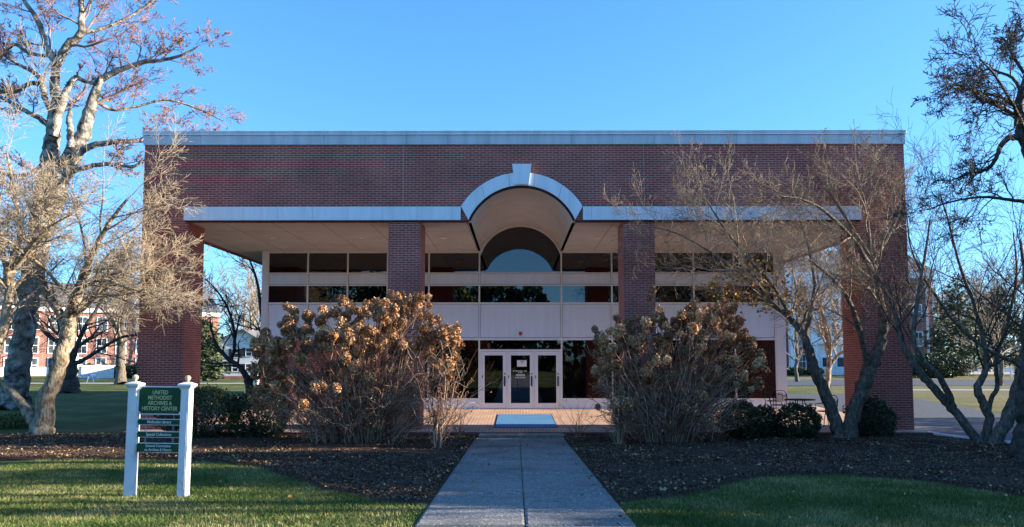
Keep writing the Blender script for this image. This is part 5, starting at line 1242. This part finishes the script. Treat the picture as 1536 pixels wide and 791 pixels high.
for xp, yp, w_, h_ in ((332, 557, 0.55, 0.72), (352.5, 557, 0.55, 0.72), (372, 557, 0.55, 0.72), (352.5, 536, 0.6, 0.85), (372, 534, 0.55, 0.8)):
    w__ = MB(); X = fx(xp, Yb); z = fz(yp, Yb)
    w__.box(X-w_/2-0.06, X+w_/2+0.06, Yb-0.08, Yb-0.01, z-0.06, z); w__.box(X-w_/2-0.06, X+w_/2+0.06, Yb-0.08, Yb-0.01, z+h_, z+h_+0.06)
    w__.box(X-w_/2-0.06, X-w_/2, Yb-0.08, Yb-0.01, z, z+h_); w__.box(X+w_/2, X+w_/2+0.06, Yb-0.08, Yb-0.01, z, z+h_); w__.box(X-w_/2, X+w_/2, Yb-0.07, Yb-0.045, z+h_/2-0.03, z+h_/2+0.03)
    wn = w__.build('window', 'white', B2); MB().box(X-w_/2, X+w_/2, Yb-0.044, Yb-0.02, z, z+h_).build('pane', 'far_glass', wn)
    for q_ in (-1, 1): MB().box(X+q_*(w_/2+0.23)-0.15, X+q_*(w_/2+0.23)+0.15, Yb-0.07, Yb-0.005, z-0.04, z+h_+0.04).build('shutter', 'shutter', wn)
dr = MB().box(fx(317.5, Yb)-0.32, fx(317.5, Yb)+0.32, Yb-0.08, Yb-0.001, 0.40, 1.75).build('door', 'white', B2)
MB().box(fx(317.5, Yb)-0.17, fx(317.5, Yb)+0.17, Yb-0.10, Yb-0.081, 0.95, 1.55).build('pane', 'far_glass', dr)
stp = MB(); stp.box(fx(313, Yb)-0.9, fx(313, Yb)+0.9, Yb-1.3, Yb-0.05, 0, 0.36); stp.box(fx(313, Yb)-0.9, fx(313, Yb)+0.9, Yb-1.7, Yb-1.301, 0, 0.18); stp.build('steps', 'joint_dark', B2)
o = thing('marker_post', 'short thick white post on the lawn before the clapboard house', 'post', at_far(384, 62))
MB().box(-0.22, 0.22, -0.22, 0.22, 0, 1.05, bev=0.03).build('shaft', 'white', o); MB().box(-0.27, 0.27, -0.27, 0.27, 1.052, 1.14, bev=0.02).build('cap', 'white', o)
turn(B2, fx(345, Yb), Yb, R(6))
# right building with white portico
Yb = 100.0
B3 = thing('portico_hall', 'brick hall with a tall white portico and paired doors behind the right porch gap', 'building', (0, 0, 0))
x0, x1 = fx(1150, Yb), fx(1402, Yb); ze = fz(418, Yb)
MB().box(x0, x1, Yb, Yb+16, -0.2, ze).build('wall', 'brick_far', B3)
MB().box(x0-0.2, x1+0.2, Yb-0.25, Yb+16.2, ze+0.005, ze+0.8).build('cornice', 'white', B3)
gable(MB(), x0, x1, Yb, Yb+16, ze+0.81, ze+5).build('roof', 'roofing', B3)
xa, xb = fx(1212, Yb), fx(1268, Yb)
MB().box(xa, xb, Yb-0.5, Yb-0.001, -0.2, fz(425, Yb)).build('portico', 'white', B3)
for xp in (1180, 1210, 1268): 
    X = fx(xp+6, Yb); MB().box(X-0.45, X+0.45, Yb-1.4, Yb-0.55, -0.1, fz(432, Yb), bev=0.03).build('pilaster', 'white', B3)
MB().box(fx(1176, Yb), fx(1280, Yb), Yb-1.9, Yb-1.41, fz(432, Yb), fz(418, Yb)).build('entablature', 'white', B3)
MB().box(xa+0.5, xb-0.5, Yb-1.3, Yb-0.51, fz(516, Yb), fz(512, Yb)).build('balcony', 'white', B3)
for xp in (1236, 1258):
    d_ = MB().box(fx(xp, Yb)-0.65, fx(xp, Yb)+0.65, Yb-0.58, Yb-0.501, 0, 2.5).build('door', 'white', B3)
    MB().box(fx(xp, Yb)-0.42, fx(xp, Yb)+0.42, Yb-0.61, Yb-0.581, 1.1, 2.3).build('pane', 'far_glass', d_)
for xp in (1203, 1379, 1352, 1325, 1299):
    far_window(B3, fx(xp, Yb), 0.9, Yb, 0.9, 1.8)
    far_window(B3, fx(xp, Yb), fz(519, Yb), Yb, 1.0, 1.8); far_window(B3, fx(xp, Yb), fz(478, Yb), Yb, 1.0, 1.8)
for xp in (1229, 1252): far_window(B3, fx(xp, Yb), fz(506, Yb), Yb-0.5, 1.0, 1.9); far_window(B3, fx(xp, Yb), fz(470, Yb), Yb-0.5, 1.0, 1.9)
MB().box(fx(1393, Yb)-0.12, fx(1393, Yb)+0.12, Yb-0.2, Yb-0.001, 0, ze).build('downspout', 'white', B3)
for k, xp in enumerate((1196, 1222, 1182)):
    evergreen_shrub(['low dark shrub by the white portico under the hall window', 'low dark shrub beside the paired doors of the portico', 'low dark shrub at the outer left column of the portico'][k], (fx(xp, 96), 96, 0), 1.1, 0.9, 1.0, 60+k, 1400, 0.22, group='low shrubs at the portico')
# white post frame, picnic table and bench
t = thing('sign_frame', 'small white two-post frame on the far right lawn', 'sign', at_far(1508, 84))
for x in (-0.62, 0.62): MB().box(x-0.07, x+0.07, -0.07, 0.07, 0, 1.2, bev=0.01).build('post', 'white', t)
MB().box(-0.55, 0.55, -0.04, 0.04, 0.72, 0.84, bev=0.01).build('rail', 'white', t); MB().box(-0.55, 0.55, -0.04, 0.04, 1.05, 1.17, bev=0.01).build('rail', 'white', t)
t = thing('picnic_table', 'blue picnic table on the sunlit strip of lawn beside the dark forked trunk', 'table', at_far(124, 66))
MB().box(-0.95, 0.95, -0.38, 0.38, 0.70, 0.76, bev=0.01).build('tabletop', 'blue_paint', t)
for sy in (-0.75, 0.75): MB().box(-0.95, 0.95, sy-0.14, sy+0.14, 0.42, 0.47, bev=0.01).build('seat', 'blue_paint', t)
for sx in (-0.7, 0.7):
    m = MB(); m.tube([(sx, -0.6, 0), (sx, -0.2, 0.70)], 0.035, 6); m.build('leg', 'blue_paint', t)
    m = MB(); m.tube([(sx, 0.6, 0), (sx, 0.2, 0.70)], 0.035, 6); m.build('leg', 'blue_paint', t)
t = thing('park_bench', 'reddish brown bench on the far left lawn behind the blue picnic table', 'bench', at_far(112, 84))
MB().box(-0.9, 0.9, -0.22, 0.22, 0.42, 0.47, bev=0.01).build('seat', 'bark_mid', t); MB().box(-0.9, 0.9, 0.22, 0.27, 0.55, 0.95, bev=0.01).build('backrest', 'bark_mid', t)
for sx in (-0.8, 0.8): MB().box(sx-0.04, sx+0.04, -0.2, 0.2, 0, 0.42).build('leg', 'bark_dark', t)

# ------------------------------------------------------------------ background trees
# far woods: bare crowns reading as one mass
def wood(name, spots, seed, mat, Hs, rmin=0.02):
    temps = []
    for k in range(4):
        g = Grow(seed+k, [TW(), TW(n=10, ang=(25, 55), lr=0.5, seg=5, wob=0.3, up=0.08, t0=0.25, rr=0.5), TW(n=7, ang=(25, 60), lr=0.55, seg=4, wob=0.33, up=0.05, t0=0.2, rr=0.5), TW(n=5, ang=(25, 60), lr=0.5, seg=3, wob=0.38, up=0.02, t0=0.2, rr=0.5)])
        pts = [np.array((g.rr.uniform(-.3, .3)*(t > 0), g.rr.uniform(-.3, .3)*(t > 0), t*10.0)) for t in np.linspace(0, 0.95, 7)]
        g.stem(pts, [0.24, 0.19, 0.17, 0.14, 0.10, 0.07, 0.03], t0=0.25, cnt=14); temps.append(tubes(g.b, rmin, sides=3))
    r = np.random.default_rng(seed); VV = []; QQ = []; off = 0
    for i, (X, Y) in enumerate(spots):
        V, q = temps[i % 4]; a = r.uniform(0, 6.28); h = r.uniform(*Hs)/10
        Rm = np.array([[math.cos(a), -math.sin(a), 0], [math.sin(a), math.cos(a), 0], [0, 0, 1]])
        VV.append(V@Rm.T*np.array((h, h, h))+np.array((X, Y, 0))); QQ.append(q+off); off += len(V)
    o = raw(name, np.concatenate(VV), mat=mat, quads=np.concatenate(QQ)); o['kind'] = 'stuff'; o['label'] = 'bare grey woods closing the view beyond the lawns'; o['category'] = 'woods'
    return o
r = np.random.default_rng(12)
sp_ = [(r.uniform(-150, -28), r.uniform(118, 160)) for _ in range(46)]+[(r.uniform(70, 190), r.uniform(120, 175)) for _ in range(60)]+[(r.uniform(-48, -30), r.uniform(100, 112)) for _ in range(4)]
wood('far_woods', sp_, 90, 'twig_mid', (10, 16), 0.022)
for k, (xp, Y, H, nm) in enumerate(((1500, 60, 8.5, 'tall thin bare tree on the far right lawn near the white frame'), (1196, 70, 9, 'bare tree before the white portico columns'))):
    b = at_far(xp, Y); bare('distant_tree', nm, b, H, 200+k, 'bark_mid', 'twig_mid', r0=0.16, nl=9, t0=0.15, rmin=0.012, levels=3, group='bare trees on the far lawns')

# ------------------------------------------------------------------ grass, chips and leaves
def scatter(mask, x0, x1, y0, y1, n, seed, fade=None):
    r = np.random.default_rng(seed); x = r.uniform(x0, x1, n); y = r.uniform(y0, y1, n); m = mask(x, y)
    if fade is not None: m &= r.random(n) < fade(x, y)
    return x[m], y[m], r
def lawn_mask(x, y):
    onwalk = (x > -1.13) & (x < 1.33)
    j = 0.10*(vnoise(x, y, 14, 4)-0.35)
    return ~onwalk & ~((x <= -1.1) & (y > left_front(x)+j)) & ~((x >= 1.3) & (y > right_front(x)+j))
def blades(name, x, y, r, hgt, wid):
    n = len(x); a = r.uniform(0, 2*PI, n); hh = hgt*r.uniform(0.45, 1.25, n); w_ = wid*r.uniform(0.7, 1.3, n)
    z = gz(y); lean = r.normal(size=(n, 2))*0.55*hh[:, None]
    ca, sa = np.cos(a)*w_/2, np.sin(a)*w_/2
    V = np.stack([np.stack([x-ca, y-sa, z-0.004], 1), np.stack([x+ca, y+sa, z-0.004], 1), np.stack([x+lean[:, 0], y+lean[:, 1], z+hh], 1)], 1).reshape(-1, 3)
    return raw(name, V, mat='blade', tris=np.arange(3*n).reshape(-1, 3))
x, y, r = scatter(lawn_mask, -9.5, 8.5, 7.2, 15.3, 620000, 5, fade=lambda x, y: np.clip(1.25-(y-7.2)/11, 0.25, 1)*np.clip(0.25+1.1*vnoise(x, y, 1.7, 8)+0.3*vnoise(x, y, 7, 9), 0, 1))
o = blades('grass_blades', x, y, r, 0.042, 0.009); tag(o, 'short winter turf of the front lawn on both sides of the walk', 'grass', kind='stuff')
def flat_bits(name, x, y, z, r, size, mat, asp=0.45, tilt=0.35, curl=0.3):
    n = len(x); pos = np.stack([x, y, z], 1)
    nr = np.stack([r.normal(size=n)*tilt, r.normal(size=n)*tilt, np.ones(n)], 1); nr /= np.linalg.norm(nr, axis=1, keepdims=True)
    a = r.uniform(0, 2*PI, n); t1 = np.stack([np.cos(a), np.sin(a), np.zeros(n)], 1); t1 -= nr*(t1*nr).sum(1, keepdims=True); t2 = np.cross(nr, t1)
    s_ = (size*r.uniform(0.5, 1.4, n))[:, None]/2
    V = np.stack([pos-t1*s_, pos-t2*s_*asp-nr*s_*curl, pos+t1*s_, pos+t2*s_*asp+nr*s_*curl], 1).reshape(-1, 3)
    return raw(name, V, mat=mat, quads=np.arange(4*n).reshape(-1, 4))
def bedm(x, y): return in_left_bed(x, y) | in_right_bed(x, y)
def drift(x, y): return np.clip((vnoise(x, y, 0.9, 31)*0.6+vnoise(x, y, 3.2, 32)*0.5-0.42)*3.2, 0.06, 1)
x, y, r = scatter(bedm, -14, 13.5, 8.5, 20.8, 330000, 6, fade=lambda x, y: np.clip(1.2-(y-9)/22, 0.4, 1))
o = flat_bits('mulch_chips', x, y, gz(y)+0.075+r.uniform(-0.02, 0.02, len(x)), r, 0.045, 'chip', 0.3, 0.6); tag(o, 'shredded bark chips lying over both planting beds', 'mulch', kind='stuff')
x, y, r = scatter(bedm, -14, 13.5, 8.5, 20.8, 9500, 7, fade=drift)
x2, y2, _ = scatter(lambda a, b: lawn_mask(a, b), -9, 8.5, 7.3, 15, 300, 8)
x3, y3, _ = scatter(lambda a, b: a > -99, -14.5, -9.0, 19.6, 21.6, 900, 10)
x4, y4, _ = scatter(lambda a, b: (np.abs(a-0.1) > 1.0) | ((a*7+b*3) % 1 < 0.12), -1.15, 1.35, 7.6, 20.2, 420, 12)
x = np.concatenate([x, x2, x3, x4]); y = np.concatenate([y, y2, y3, y4])
o = flat_bits('fallen_leaves', x, y, gz(y)+np.where(bedm(x, y), 0.10, 0.045), r, 0.05, 'leaf_dry', 0.6, 0.5, 0.5); tag(o, 'dry fallen leaves strewn over beds and lawn', 'leaves', kind='stuff')
